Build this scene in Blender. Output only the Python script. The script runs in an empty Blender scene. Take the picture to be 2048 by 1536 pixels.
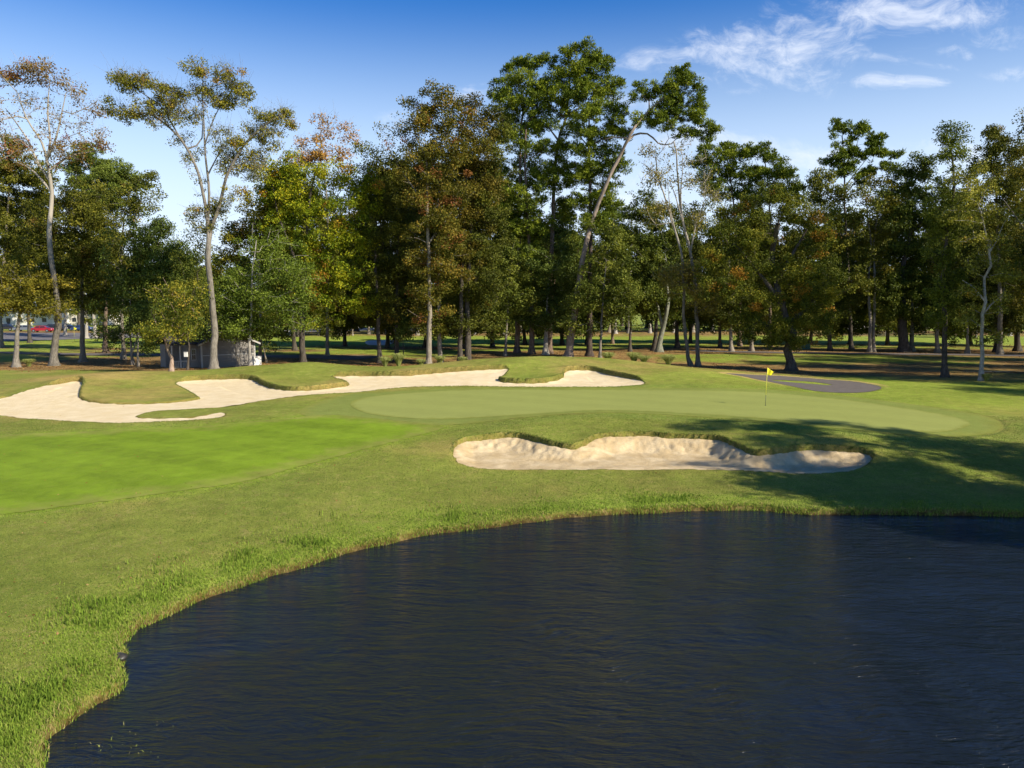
import bpy, math, random
import numpy as np
from mathutils import Vector

# ---------------------------------------------------------------- camera, sky, sun, exposure
F, CX, CY = 1500.0, 1024.0, 768.0           # focal length and centre in pixels of the 2048 x 1536 photograph
CAMZ = 5.72
PITCH = math.atan((768 - 612) / F)
SUN_AZ, SUN_EL = math.radians(121), math.radians(34)   # azimuth clockwise from +Y
sc = bpy.context.scene
cam_d = bpy.data.cameras.new('camera'); cam = bpy.data.objects.new('camera', cam_d)
sc.collection.objects.link(cam); sc.camera = cam
cam.location = (0, 0, CAMZ); cam.rotation_euler = (math.radians(90) - PITCH, 0, 0)
cam_d.sensor_width = 36; cam_d.lens = 36 * F / 2048; cam_d.clip_start = 0.1; cam_d.clip_end = 5000
sc.render.resolution_x = 1024; sc.render.resolution_y = 768
sc.view_settings.view_transform = 'Standard'; sc.view_settings.look = 'None'
sc.view_settings.gamma = 1; sc.view_settings.exposure = 0.64
sc.cycles.max_bounces = 5; sc.cycles.diffuse_bounces = 2; sc.cycles.glossy_bounces = 3
sc.cycles.transmission_bounces = 4; sc.cycles.transparent_max_bounces = 4
sc.cycles.use_denoising = True; sc.cycles.sample_clamp_indirect = 4; sc.cycles.sample_clamp_direct = 12
sc.cycles.use_adaptive_sampling = True
sc.cycles.adaptive_threshold = 0.02

sun_d = bpy.data.lights.new('sun', 'SUN'); sun_d.energy = 5.0; sun_d.angle = math.radians(0.5)
sun_d.color = (1.0, 0.90, 0.72)
sun = bpy.data.objects.new('sun', sun_d); sc.collection.objects.link(sun)
SV = Vector((math.sin(SUN_AZ) * math.cos(SUN_EL), math.cos(SUN_AZ) * math.cos(SUN_EL), math.sin(SUN_EL)))
sun.rotation_euler = SV.to_track_quat('Z', 'Y').to_euler(); sun.location = (60, -30, 60)

def raydir(px, py):
    u = (np.asarray(px, float) - CX) / F; v = -(np.asarray(py, float) - CY) / F
    cp, sp = math.cos(PITCH), math.sin(PITCH)
    return u, cp + v * sp, -sp + v * cp

class NT:                                     # tiny node-tree writer
    def __init__(s, nt): s.nt = nt; nt.nodes.clear()
    def n(s, t, **k):
        o = s.nt.nodes.new(t)
        for a, b in k.items(): setattr(o, a, b)
        return o
    def l(s, a, b): s.nt.links.new(a, b)
    def val(s, sock, x):
        if isinstance(x, (int, float, tuple, list)): sock.default_value = x
        else: s.l(x, sock)
    def math(s, op, a, b=0.0, c=None, clamp=False):
        m = s.n('ShaderNodeMath', operation=op, use_clamp=clamp)
        s.val(m.inputs[0], a); s.val(m.inputs[1], b)
        if c is not None: s.val(m.inputs[2], c)
        return m.outputs[0]
    def mix(s, f, a, b, mode='MIX'):
        m = s.n('ShaderNodeMix', data_type='RGBA', blend_type=mode)
        s.val(m.inputs[0], f); s.val(m.inputs[6], a if not isinstance(a, tuple) else (*a, 1)[:4]); s.val(m.inputs[7], b if not isinstance(b, tuple) else (*b, 1)[:4])
        return m.outputs[2]
    def noise(s, vec, scale, detail=4, rough=0.55, dist=0.0):
        m = s.n('ShaderNodeTexNoise'); s.l(vec, m.inputs['Vector'])
        m.inputs['Scale'].default_value = scale; m.inputs['Detail'].default_value = detail
        m.inputs['Roughness'].default_value = rough; m.inputs['Distortion'].default_value = dist
        return m.outputs[0]
    def ramp(s, f, stops, interp='LINEAR'):
        m = s.n('ShaderNodeValToRGB'); s.l(f, m.inputs[0]); cr = m.color_ramp; cr.interpolation = interp
        while len(cr.elements) < len(stops): cr.elements.new(0.5)
        for e, (p, c) in zip(cr.elements, stops):
            e.position = p; e.color = (*c, 1) if len(c) == 3 else c
        return m.outputs[0]
    def mapr(s, f, a, b, c=0.0, d=1.0, smooth=True):
        m = s.n('ShaderNodeMapRange', interpolation_type='SMOOTHSTEP' if smooth else 'LINEAR'); s.l(f, m.inputs[0])
        for i, x in enumerate((a, b, c, d)): m.inputs[1 + i].default_value = x
        return m.outputs[0]
    def mapping(s, vec, loc=(0, 0, 0), rot=(0, 0, 0), scale=(1, 1, 1)):
        m = s.n('ShaderNodeMapping'); s.l(vec, m.inputs[0])
        m.inputs[1].default_value = loc; m.inputs[2].default_value = rot; m.inputs[3].default_value = scale
        return m.outputs[0]

world = bpy.data.worlds.new('World'); sc.world = world; world.use_nodes = True
w = NT(world.node_tree)
sky = w.n('ShaderNodeTexSky', sky_type='NISHITA'); sky.sun_disc = False
sky.sun_elevation = SUN_EL; sky.sun_rotation = SUN_AZ; sky.altitude = 50
sky.air_density = 1.0; sky.dust_density = 0.6; sky.ozone_density = 3.0
tc = w.n('ShaderNodeTexCoord'); sep = w.n('ShaderNodeSeparateXYZ'); w.l(tc.outputs['Generated'], sep.inputs[0])
X, Y, Z = sep.outputs
ysafe = w.math('MAXIMUM', Y, 0.05)
U = w.math('DIVIDE', X, ysafe); V = w.math('DIVIDE', Z, ysafe)
cv = w.n('ShaderNodeCombineXYZ'); w.l(U, cv.inputs[0]); w.l(V, cv.inputs[1]); UV = cv.outputs[0]
def uvpix(px, py):
    a, b, c = raydir(px, py); return float(a / b), float(c / b)
wn = w.n('ShaderNodeTexNoise'); w.l(UV, wn.inputs['Vector']); wn.inputs['Scale'].default_value = 5; wn.inputs['Detail'].default_value = 3
wv = w.n('ShaderNodeVectorMath', operation='MULTIPLY_ADD'); w.l(wn.outputs['Color'], wv.inputs[0])
wv.inputs[1].default_value = (.16, .09, 0); w.l(UV, wv.inputs[2]); WUV = wv.outputs[0]
n1 = w.noise(w.mapping(WUV, rot=(0, 0, -.22), scale=(15, 38, 1)), 1.0, 8, .68, .4)
n2 = w.noise(w.mapping(WUV, rot=(0, 0, .7), scale=(34, 46, 1)), 1.0, 7, .65, .9)
tex = w.math('ADD', w.math('MULTIPLY', n1, .62), w.math('MULTIPLY', n2, .38))
total = None
CL = [(1330, 112, 150, 28, -.05, .75), (1480, 100, 210, 72, .12, .95), (1640, 70, 240, 95, .22, .95), (1800, 25, 260, 55, .0, 1.0), (1900, 40, 170, 40, .1, .9), (1640, 120, 120, 60, -.3, .7),
      (1800, 172, 66, 17, 0, .95), (1905, 108, 75, 14, 0, .75), (1480, 186, 110, 15, .05, .45), (1800, 128, 110, 12, -.1, .5), (2000, 85, 110, 22, -.1, .6),
      (950, 188, 85, 24, .25, .9), (790, 243, 80, 20, .2, .75), (1400, 290, 170, 34, 0, .95), (1610, 312, 190, 40, .05, .9), (1250, 200, 90, 30, 0, .6), (1900, 320, 200, 40, 0, .6), (2020, 150, 90, 18, 0, .5), (1240, 400, 200, 60, 0, .8)]
for (px, py, rx, ry, an, amp) in CL:
    u0, v0 = uvpix(px, py)
    m = w.n('ShaderNodeMapping', vector_type='TEXTURE'); w.l(WUV, m.inputs[0])
    m.inputs[1].default_value = (u0 + .08, v0 + .045, 0); m.inputs[2].default_value = (0, 0, an); m.inputs[3].default_value = (rx / F, ry / F, 1)
    L = w.n('ShaderNodeVectorMath', operation='LENGTH'); w.l(m.outputs[0], L.inputs[0])
    e = w.mapr(L.outputs['Value'], 1.35, 0.0, 0.0, amp)
    total = e if total is None else w.math('MAXIMUM', total, e)
dens = w.mapr(w.math('ADD', w.math('MULTIPLY', w.math('SUBTRACT', tex, .5), 2.3), w.math('MULTIPLY', total, .62)), .08, 1.1, 0, .78)
dens = w.math('MULTIPLY', dens, w.mapr(total, 0.02, .35, 0, 1))
dens = w.math('MULTIPLY', dens, w.mapr(Y, .05, .3, 0, 1))
hsv = w.n('ShaderNodeHueSaturation'); w.l(sky.outputs[0], hsv.inputs['Color'])
hsv.inputs['Hue'].default_value = .5; hsv.inputs['Saturation'].default_value = 1.12
skyc = w.mix(1.0, hsv.outputs[0], (.80, 1.02, 1.22), 'MULTIPLY')
skyc = w.mix(w.mapr(Z, .20, .43, 0, 1), skyc, w.mix(1.0, skyc, (.20, .68, 1.0), 'MULTIPLY'))
skyc = w.mix(w.mapr(Z, .42, .75, 0, 1), skyc, w.mix(1.0, skyc, (.50, .50, .52), 'MULTIPLY'))
skyc = w.mix(w.mapr(Z, .38, .02, 0, 1.0), skyc, (6.6, 7.7, 9.1))
col = w.mix(dens, skyc, (7.4, 7.8, 8.6))
bg = w.n('ShaderNodeBackground'); w.l(col, bg.inputs[0]); bg.inputs[1].default_value = 0.088
wo = w.n('ShaderNodeOutputWorld'); w.l(bg.outputs[0], wo.inputs[0])

# ---------------------------------------------------------------- helpers
rng = np.random.default_rng(7); random.seed(7)

def tag(o, label=None, cat=None, group=None, kind=None):
    if label: o['label'] = label
    if cat: o['category'] = cat
    if group: o['group'] = group
    if kind: o['kind'] = kind
    return o

def make_mesh(name, V, Fc, mat, smooth=False, attrs=None):
    """V: n x 3, Fc: m x k array (k = 3 or 4) or list of arrays; attrs: {name: (domain, type, array)}"""
    V = np.ascontiguousarray(V, dtype=np.float32)
    arrs = Fc if isinstance(Fc, list) else [Fc]
    arrs = [np.asarray(a, dtype=np.int32) for a in arrs if len(a)]
    me = bpy.data.meshes.new(name)
    me.vertices.add(len(V)); me.vertices.foreach_set('co', V.ravel())
    loops = np.concatenate([a.ravel() for a in arrs]); sizes = np.concatenate([np.full(len(a), a.shape[1], np.int32) for a in arrs])
    starts = np.concatenate([[0], np.cumsum(sizes)[:-1]]).astype(np.int32)
    me.loops.add(len(loops)); me.loops.foreach_set('vertex_index', loops)
    me.polygons.add(len(sizes)); me.polygons.foreach_set('loop_start', starts)
    me.polygons.foreach_set('use_smooth', np.full(len(sizes), smooth, dtype=bool))
    if attrs:
        for k, (dom, typ, arr) in attrs.items():
            a = me.attributes.new(k, typ, dom)
            a.data.foreach_set('color' if 'COLOR' in typ else 'value', np.ascontiguousarray(arr, dtype=np.float32).ravel())
    me.update(calc_edges=True)
    if mat is not None:
        for m_ in (mat if isinstance(mat, list) else [mat]): me.materials.append(m_)
    return me

def link(name, me, parent=None, loc=(0, 0, 0)):
    o = bpy.data.objects.new(name, me); sc.collection.objects.link(o); o.location = loc
    if parent is not None: o.parent = parent
    return o

def empty(name, loc, rz=0.0):
    o = bpy.data.objects.new(name, None); sc.collection.objects.link(o); o.location = loc; o.rotation_euler = (0, 0, rz)
    o.empty_display_size = .3
    return o

class MB:                                     # collects simple solids into one mesh
    def __init__(s): s.V = []; s.F4 = []; s.F3 = []; s.n = 0
    def add(s, V, F):
        for f in F:
            g = [i + s.n for i in f]
            (s.F4 if len(g) == 4 else s.F3).append(g)
        s.V += [tuple(v) for v in V]; s.n += len(V)
    def box(s, x0, x1, y0, y1, z0, z1, bev=0.0):
        v = [(x, y, z) for z in (z0, z1) for y in (y0, y1) for x in (x0, x1)]
        s.add(v, [(0, 2, 3, 1), (4, 5, 7, 6), (0, 1, 5, 4), (2, 6, 7, 3), (0, 4, 6, 2), (1, 3, 7, 5)])
    def prism(s, prof, y0, y1):               # polygon in xz extruded along y (fan caps)
        n = len(prof); v = [(x, y0, z) for x, z in prof] + [(x, y1, z) for x, z in prof]
        f = [(i, (i + 1) % n, n + (i + 1) % n, n + i) for i in range(n)]
        f += [(0, i + 1, i) for i in range(1, n - 1)] + [(n, n + i, n + i + 1) for i in range(1, n - 1)]
        s.add(v, f)
    def tube(s, pts, rad, n=8, cap=True):
        pts = [Vector(p) for p in pts]; rad = rad if hasattr(rad, '__len__') else [rad] * len(pts)
        V = []; F = []; up = Vector((0, 1, 0))
        for i, p in enumerate(pts):
            d = (pts[min(i + 1, len(pts) - 1)] - pts[max(i - 1, 0)]).normalized()
            a = d.cross(up); a = a.normalized() if a.length > 1e-3 else Vector((1, 0, 0)); b = d.cross(a)
            for k in range(n):
                t = 2 * math.pi * k / n; V.append(p + rad[i] * (a * math.cos(t) + b * math.sin(t)))
        for i in range(len(pts) - 1):
            for k in range(n):
                F.append((i * n + k, i * n + (k + 1) % n, (i + 1) * n + (k + 1) % n, (i + 1) * n + k))
        if cap:
            m = (len(pts) - 1) * n
            F += [(0, k + 1, k) for k in range(1, n - 1)] + [(m, m + k, m + k + 1) for k in range(1, n - 1)]
        s.add(V, F)
    def build(s, name, mat, parent=None, smooth=False, loc=(0, 0, 0)):
        fs = []
        if s.F4: fs.append(np.array(s.F4))
        if s.F3: fs.append(np.array(s.F3))
        return link(name, make_mesh(name, np.array(s.V), fs, mat, smooth), parent, loc)

def hash2(ix, iy, seed):
    h = (ix.astype(np.int64) * 374761393 + iy.astype(np.int64) * 668265263 + seed * 974634777) & 0xffffffff
    h = ((h ^ (h >> 13)) * 1274126177) & 0xffffffff
    return ((h ^ (h >> 16)) & 0xffff) / 65535.0
def vnoise(x, y, scale, seed=0, octv=3):
    r = 0; amp = 1; tot = 0
    for o in range(octv):
        X_ = x / scale * 2 ** o; Y_ = y / scale * 2 ** o; ix = np.floor(X_); iy = np.floor(Y_); fx = X_ - ix; fy = Y_ - iy
        fx = fx * fx * (3 - 2 * fx); fy = fy * fy * (3 - 2 * fy); s = seed + o * 17
        v = (hash2(ix, iy, s) * (1 - fx) + hash2(ix + 1, iy, s) * fx) * (1 - fy) + (hash2(ix, iy + 1, s) * (1 - fx) + hash2(ix + 1, iy + 1, s) * fx) * fy
        r = r + amp * (v * 2 - 1); tot += amp; amp *= .5
    return r / tot
def ss(x, a=0.0, b=1.0):
    t = np.clip((x - a) / (b - a), 0, 1); return t * t * (3 - 2 * t)

def at_z(px, py, z):
    a, b, c = raydir(px, py); t = (z - CAMZ) / c; return a * t, b * t
def at_d(px, py, d):
    a, b, c = raydir(px, py); t = d / b; return np.array([a * t, d, CAMZ + c * t])
# ---------------------------------------------------------------- terrain
WATER = -1.25
SHORE = [(60, 1600), (85, 1536), (82, 1500), (90, 1478), (130, 1450), (180, 1418), (225, 1392), (245, 1368), (238, 1340), (252, 1312), (243, 1290), (262, 1262), (310, 1242), (400, 1200), (500, 1166), (600, 1136), (680, 1109), (760, 1090),
         (860, 1068), (960, 1058), (1020, 1049), (1130, 1036), (1240, 1028), (1400, 1022), (1500, 1020), (1600, 1028), (1720, 1028), (1850, 1030), (2048, 1033), (2300, 1035), (2700, 1036)]
ctl = []                                     # (x, y, z) knots of the smooth ground
def kz(px, py, z): x, y = at_z(px, py, z); ctl.append((float(x), float(y), z))
def kd(px, py, d): p = at_d(px, py, d); ctl.append(tuple(map(float, p)))
for p in SHORE[::2]: kz(*p, -1.05)
for t in [(60, 1300, -.98), (20, 1200, -.95), (0, 1100, -.86), (250, 1150, -.93), (300, 1050, -.8), (0, 1030, -.72), (520, 1080, -.92), (500, 1000, -.76), (800, 1000, -.88), (0, 920, -.52), (300, 900, -.48), (600, 870, -.36), (750, 900, -.5), (0, 850, -.38),
          (400, 862, -.42), (-200, 900, -.5), (-300, 1050, -.7), (60, 842, -.36), (270, 847, -.34), (450, 837, -.24), (510, 806, -.13), (640, 790, -.03), (800, 777, .05), (1000, 774, .1), (1150, 775, .12), (1060, 763, .22), (1280, 773, .14), (760, 820, -.15), (900, 800, .0),
          (1100, 790, .06), (1100, 812, 0), (1300, 800, .04), (1531, 811, 0), (1531, 787, .03), (1700, 810, -.03), (1850, 840, -.18), (1980, 862, -.33), (1300, 824, -.02), (1180, 824, -.03), (1000, 842, -.12), (880, 850, -.22), (1500, 840, -.07), (1700, 860, -.17),
          (1000, 867, -.3), (1130, 884, -.36), (1230, 865, -.2), (1400, 868, -.22), (1530, 900, -.36), (1700, 893, -.36), (925, 885, -.5), (900, 905, -.66), (1760, 915, -.55), (960, 940, -.9), (1250, 941, -.93), (1500, 945, -.93), (1690, 945, -.88),
          (1200, 985, -1.0), (1500, 985, -1.0), (1800, 960, -.86), (2000, 940, -.74), (2000, 900, -.52), (2000, 1005, -1.02), (2350, 1000, -.98), (2350, 900, -.5), (1963, 762, -.2), (2000, 800, -.14), (1850, 780, -.08), (1760, 790, -.02), (1650, 768, -.06), (1560, 750, -.15), (2300, 780, -.2)]: kz(*t)
for t in [(1200, 716, 64), (1300, 727, 63), (1390, 738, 61.5), (1470, 753, 58.5), (1530, 768, 54.5), (1300, 745, 57.5), (1400, 762, 53.5), (1080, 713, 64), (1000, 716, 64), (900, 724, 64), (800, 734, 64), (700, 737, 64), (620, 724, 65), (560, 728, 66), (500, 731, 66), (430, 739, 66),
          (340, 743, 61), (250, 745, 58.5), (165, 756, 55.5), (80, 766, 54.5), (0, 776, 52.5), (-200, 790, 51), (720, 749, 59.5), (870, 744, 59.5), (1015, 738, 59.5), (1180, 741, 59.5), (430, 756, 57.5), (600, 752, 58), (352, 768, 55)]: kd(*t)
for px in range(-500, 2700, 160):
    for d, z in ((73, -.22), (84, -.25), (110, -.25), (160, -.2)): 
        if px > 1500 and d < 74: continue
        a = at_d(px, 700, d); ctl.append((float(a[0]), float(a[1]), z))
for a in np.linspace(-400, 400, 7): ctl += [(a, 300, -.2), (a, 600, -.2)]
for t in [(-14, 4, -.98), (-20, 14, -.9), (-40, 20, -.7), (-60, 45, -.3), (-18, -30, -.95), (-80, -40, -.9), (-200, 60, -.3), (200, 60, -.3), (60, 40, -.5), (60, 24, -.9), (90, 20, -.9), (200, -50, -.9), (-200, -80, -.9)]: ctl.append(t)
C = np.array(ctl); keep = []
for i in range(len(C)):
    if all(np.hypot(*(C[i, :2] - C[j, :2])) > .9 for j in keep): keep.append(i)
C = C[keep]
def tps(r2): return .5 * r2 * np.log(r2 + 1e-9)
n = len(C); R2 = ((C[:, None, :2] - C[None, :, :2]) ** 2).sum(-1)
A = np.zeros((n + 3, n + 3)); A[:n, :n] = tps(R2) + np.eye(n) * .9; A[:n, n] = 1; A[:n, n + 1:] = C[:, :2]; A[n:, :n] = A[:n, n:].T
cf = np.linalg.solve(A, np.concatenate([C[:, 2], [0, 0, 0]]))
def base(x, y):
    x = np.asarray(x, float); y = np.asarray(y, float); sh = x.shape; x = x.ravel(); y = y.ravel(); z = np.empty_like(x)
    for s in range(0, len(x), 40000):
        xs, ys = x[s:s + 40000], y[s:s + 40000]
        r2 = (xs[:, None] - C[None, :, 0]) ** 2 + (ys[:, None] - C[None, :, 1]) ** 2
        z[s:s + 40000] = tps(r2) @ cf[:n] + cf[n] + cf[n + 1] * xs + cf[n + 2] * ys
    z = np.clip(z, -1.12, 1.7)
    far = ss(np.hypot(x, y), 150, 220); z = z * (1 - far) - .2 * far
    return z.reshape(sh)
def hit(px, py):
    """where the ray through a pixel of the survey photograph first meets the smooth ground"""
    px = np.atleast_1d(np.asarray(px, float)); py = np.atleast_1d(np.asarray(py, float)); a, b, c = raydir(px, py)
    ds = np.concatenate([np.arange(7, 40, .5), np.arange(40, 75, .35), np.geomspace(75, 330, 60)])
    D = ds[None, :] / b[:, None]; Xs = a[:, None] * D; Ys = b[:, None] * D; Zs = CAMZ + c[:, None] * D
    G = Zs - base(Xs, Ys); lo = np.full(len(px), ds[-1]); hi = lo.copy()
    for i in range(len(px)):
        k = np.where(G[i] < 0)[0]
        if len(k) and k[0] > 0: lo[i], hi[i] = ds[k[0] - 1], ds[k[0]]
    for _ in range(14):
        m = (lo + hi) / 2; t = m / b; g = CAMZ + c * t - base(a * t, b * t)
        lo = np.where(g > 0, m, lo); hi = np.where(g > 0, hi, m)
    t = (lo + hi) / 2 / b; return np.stack([a * t, b * t], -1)
def spline(P, closed=True, k=6):
    P = np.array(P, float); m = len(P); out = []
    for i in range(m if closed else m - 1):
        p0, p1, p2, p3 = (P[(i + j) % m] if closed else P[min(max(i + j, 0), m - 1)] for j in (-1, 0, 1, 2))
        for t in np.arange(k) / k:
            out.append(.5 * ((2 * p1) + (p2 - p0) * t + (2 * p0 - 5 * p1 + 4 * p2 - p3) * t * t + (3 * p1 - p0 - 3 * p2 + p3) * t ** 3))
    if not closed: out.append(P[-1])
    return np.array(out)
def outline(P, k=6): s = spline(P, True, k); return hit(s[:, 0], s[:, 1])
def sdf(poly, x, y, pad=6.0):
    """signed distance, positive inside; clipped at -pad outside the padded box"""
    sh = np.shape(x); x = np.ravel(x); y = np.ravel(y); out = np.full(len(x), -pad)
    lo = poly.min(0) - pad; hi = poly.max(0) + pad; m = (x > lo[0]) & (x < hi[0]) & (y > lo[1]) & (y < hi[1])
    xs, ys = x[m], y[m]; best = np.full(len(xs), 1e9); ins = np.zeros(len(xs), bool); K = len(poly)
    for i in range(K):
        ax, ay = poly[i]; bx, by = poly[(i + 1) % K]; ex, ey = bx - ax, by - ay; L = ex * ex + ey * ey + 1e-12
        t = np.clip(((xs - ax) * ex + (ys - ay) * ey) / L, 0, 1); d = (xs - ax - t * ex) ** 2 + (ys - ay - t * ey) ** 2
        best = np.minimum(best, d)
        c = ((ay > ys) != (by > ys)) & (xs < (bx - ax) * (ys - ay) / (by - ay + 1e-12) + ax); ins ^= c
    s = np.sqrt(best); out[m] = np.maximum(np.where(ins, s, -s), -pad); return out.reshape(sh)

BACK = [(-90, 808), (0, 797), (40, 785), (100, 769), (150, 761), (164, 762), (167, 772), (160, 786), (164, 799), (200, 806), (260, 808), (330, 806), (380, 801), (400, 797), (385, 785), (362, 773), (352, 766), (370, 760), (430, 757), (500, 757), (530, 771), (570, 780), (620, 780),
        (670, 775), (697, 770), (688, 760), (664, 752), (720, 750), (800, 750), (870, 745), (930, 740), (990, 737), (1016, 737), (1010, 747), (997, 758), (1010, 763), (1060, 765), (1100, 762), (1125, 754), (1132, 741), (1180, 739), (1220, 748), (1270, 757), (1288, 764), (1270, 771),
        (1150, 774), (1000, 773), (900, 772), (800, 775), (720, 784), (640, 788), (560, 796), (505, 804), (450, 813), (380, 818), (320, 821), (285, 827), (272, 834), (310, 837), (380, 835), (430, 826), (449, 826), (440, 834), (380, 840), (300, 844), (230, 846), (150, 843), (60, 838), (0, 831), (-90, 826)]
NEAR = [(905, 897), (915, 882), (940, 875), (985, 869), (1030, 867), (1070, 874), (1110, 884), (1150, 888), (1172, 880), (1195, 869), (1235, 865), (1290, 864), (1340, 868), (1400, 870), (1440, 873), (1475, 888), (1510, 901), (1545, 899), (1600, 892), (1660, 893), (1700, 895), (1735, 900), (1747, 912), (1738, 926),
        (1715, 936), (1680, 943), (1600, 946), (1500, 941), (1400, 938), (1250, 939), (1100, 939), (975, 937), (925, 928), (910, 914)]
GREEN = [(705, 803), (760, 791), (900, 781), (1024, 779), (1150, 780), (1300, 780), (1450, 782), (1560, 787), (1700, 801), (1830, 820), (1915, 836), (1940, 850), (1890, 864), (1800, 862), (1700, 853), (1500, 836), (1300, 824), (1180, 822), (1040, 831), (880, 839), (760, 832), (710, 818)]
COLLAR = [(600, 822), (680, 792), (780, 783), (900, 777), (1024, 776), (1150, 777), (1300, 776), (1470, 777), (1600, 783), (1740, 798), (1880, 816), (1975, 834), (2003, 850), (1985, 866), (1900, 873), (1800, 868), (1700, 859), (1500, 841), (1300, 828), (1180, 826), (1040, 836), (900, 850), (760, 846), (640, 838)]
FAIR = [(-260, 905), (0, 872), (200, 862), (400, 852), (560, 838), (660, 830), (760, 838), (850, 848), (890, 855), (820, 875), (730, 900), (600, 934), (480, 965), (300, 992), (150, 1012), (0, 1030), (-260, 1060)]
PATH = [(1452, 746), (1500, 749), (1560, 752), (1640, 757.5), (1700, 762), (1750, 770), (1763, 777), (1740, 783), (1690, 785), (1630, 781), (1580, 771), (1530, 761), (1490, 753)]
ISLE = [(1545, 759), (1580, 760.5), (1625, 763.5), (1660, 767.5), (1655, 769), (1600, 765.2), (1555, 761)]
g_back, g_near, g_green, g_collar, g_fair = outline(BACK, 4), outline(NEAR, 6), outline(GREEN), outline(COLLAR), outline(FAIR)
g_path, g_isle = outline(PATH), outline(ISLE)
sh = spline([p for p in SHORE], False, 8); sx, sy = at_z(sh[:, 0], sh[:, 1], WATER)
g_shore = np.stack([sx, sy], -1)
wob = vnoise(g_shore[:, 0], g_shore[:, 1], .9, 3, 3)[:, None] * .13
tn = np.gradient(g_shore, axis=0); tn /= np.hypot(tn[:, 0], tn[:, 1])[:, None] + 1e-9
g_shore = g_shore + wob * np.stack([-tn[:, 1], tn[:, 0]], -1)
g_pond = np.concatenate([g_shore, [(70, 24.5), (110, 10), (120, -60), (-12, -60), (-10.5, -10), (-8.6, 4), (-7.9, 8)]])

def ground(x, y, full=False):
    b = base(x, y)
    micro = vnoise(x, y, 3.2, 1, 2) * .035 + vnoise(x, y, .35, 5, 2) * .012
    sg = sdf(g_collar, x, y, 3.); micro = micro * (1 - .85 * ss(sg, -1., .3))
    z = b + micro
    nz = vnoise(x, y, .5, 9, 3)
    s1 = sdf(g_near, x, y, 4.) + nz * .07; s2 = sdf(g_back, x, y, 4.) + nz * .05
    s2f = sdf(g_back, x, y - .7, 4.) + nz * .09; lip = np.exp(-np.clip(-s2, 0, 9) / 1.5) * (s2 < 0) * .30 * ss(y, 43, 52) * ss(s2f - s2, -.1, .4)     # rolled turf shoulders round the back bunkers
    z = z + lip
    z = z - .55 * ss(s2, 0, .22)
    z = z + np.where(s1 < 0, .05 * np.exp(s1 / .4) * ss(b, -.85, -.5), 0)
    zfl = np.minimum(b, -.98 + .02 * nz)
    z = np.where(s1 > 0, z * (1 - ss(s1, 0, .14)) + (np.minimum(zfl, b) - .45) * ss(s1, 0, .14), z)
    sp = sdf(g_pond, x, y, 3.)
    z = np.where(sp > -.5, np.minimum(z, z * 1 - (z + 1.12) * .55 * ss(sp, -.5, 0)), z)
    z = z - 1.3 * ss(sp, -.08, .5) - 1.0 * ss(sp, .4, 3)
    pth = sdf(g_path, x, y, 2.); z = z - .05 * ss(pth, -.3, .2)
    if full: return z, b, s1, s2, sp, nz
    return z

def axis(fine0, fine1, step, ends, grow=1.13):
    a = list(np.arange(fine0, fine1 + 1e-6, step)); s = step; v = a[-1]
    while v < ends[1]: s *= grow; v += s; a.append(v)
    s = step; v = a[0]; pre = []
    while v > ends[0]: s *= grow; v -= s; pre.append(v)
    return np.array(pre[::-1] + a)
gx = axis(-36, 36, .12, (-900, 900), 1.09); gy = axis(9, 66, .1, (-500, 1400), 1.05)
GX, GY = np.meshgrid(gx, gy)
GZ, GB, S1, S2, SP, NZ = ground(GX, GY, True)
nxg, nyg = len(gx), len(gy)
idx = np.arange(nxg * nyg).reshape(nyg, nxg)
quads = np.stack([idx[:-1, :-1], idx[:-1, 1:], idx[1:, 1:], idx[1:, :-1]], -1).reshape(-1, 4)

TREE_BASES = []                                # filled by the tree table; used for the leaf litter
# ---------------------------------------------------------------- survey of the trees
# each: kind name, label, base px, distance, trunk radius, main stem px polyline (base first), limbs, crown clumps (px, py, rx, ry[, density]), leaf type, bark, options
T = []
def tr(name, label, d, rb, stem, limbs, blobs, leaf, bark, **k): T.append((name, label, d, rb, stem, limbs, blobs, leaf, bark, k))
G1 = 'trees on and behind the long mound'
tr('oak_tree', 'olive-leaved tree with pale grey trunk nearest the left edge of the lawn', 73, .34, [(32, 725), (33, 680), (36, 620), (38, 560)], [], [(30, 600, 75, 45), (70, 575, 50, 40), (-10, 560, 60, 50), (90, 615, 25, 20)], 'olive', 'grey')
tr('oak_tree', 'brownish olive tree rising above the left edge behind the pale grey trunk', 108, .4, [(2, 690), (4, 600), (10, 480), (15, 380), (18, 320)], [], [(15, 340, 55, 55), (-20, 420, 60, 70), (60, 420, 60, 80), (20, 500, 70, 60), (80, 350, 25, 40), (30, 290, 30, 25)], 'brownolive', 'pale')
tr('sweetgum_tree', 'tall tree with dark leaning trunk and sparse fan of pale limbs tipped reddish brown', 75, .45, [(108, 728), (104, 700), (114, 640), (113, 560), (102, 470), (97, 390), (94, 320)],
   [[(96, 360), (70, 320), (50, 280), (20, 240), (-5, 210)], [(95, 330), (85, 285), (60, 240), (45, 190)], [(94, 325), (100, 280), (95, 220), (100, 160)], [(95, 330), (115, 280), (130, 230), (140, 190)], [(96, 345), (130, 310), (160, 300), (200, 290)], [(97, 380), (60, 340), (20, 320)]],
   [(20, 150, 35, 24, .8), (60, 135, 30, 16, .8), (90, 150, 30, 16, .7), (130, 165, 32, 18, .45), (155, 190, 25, 22, .25), (170, 245, 40, 40, .13), (60, 200, 50, 40, .14), (100, 230, 50, 40, .12), (20, 250, 50, 50, .16), (190, 285, 40, 22, .5), (150, 290, 40, 20, .5), (50, 300, 50, 35, .3), (110, 300, 40, 30, .25), (205, 230, 30, 20, .25)], 'russet', 'paledark', twigs=1.6, taper=.5)
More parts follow.
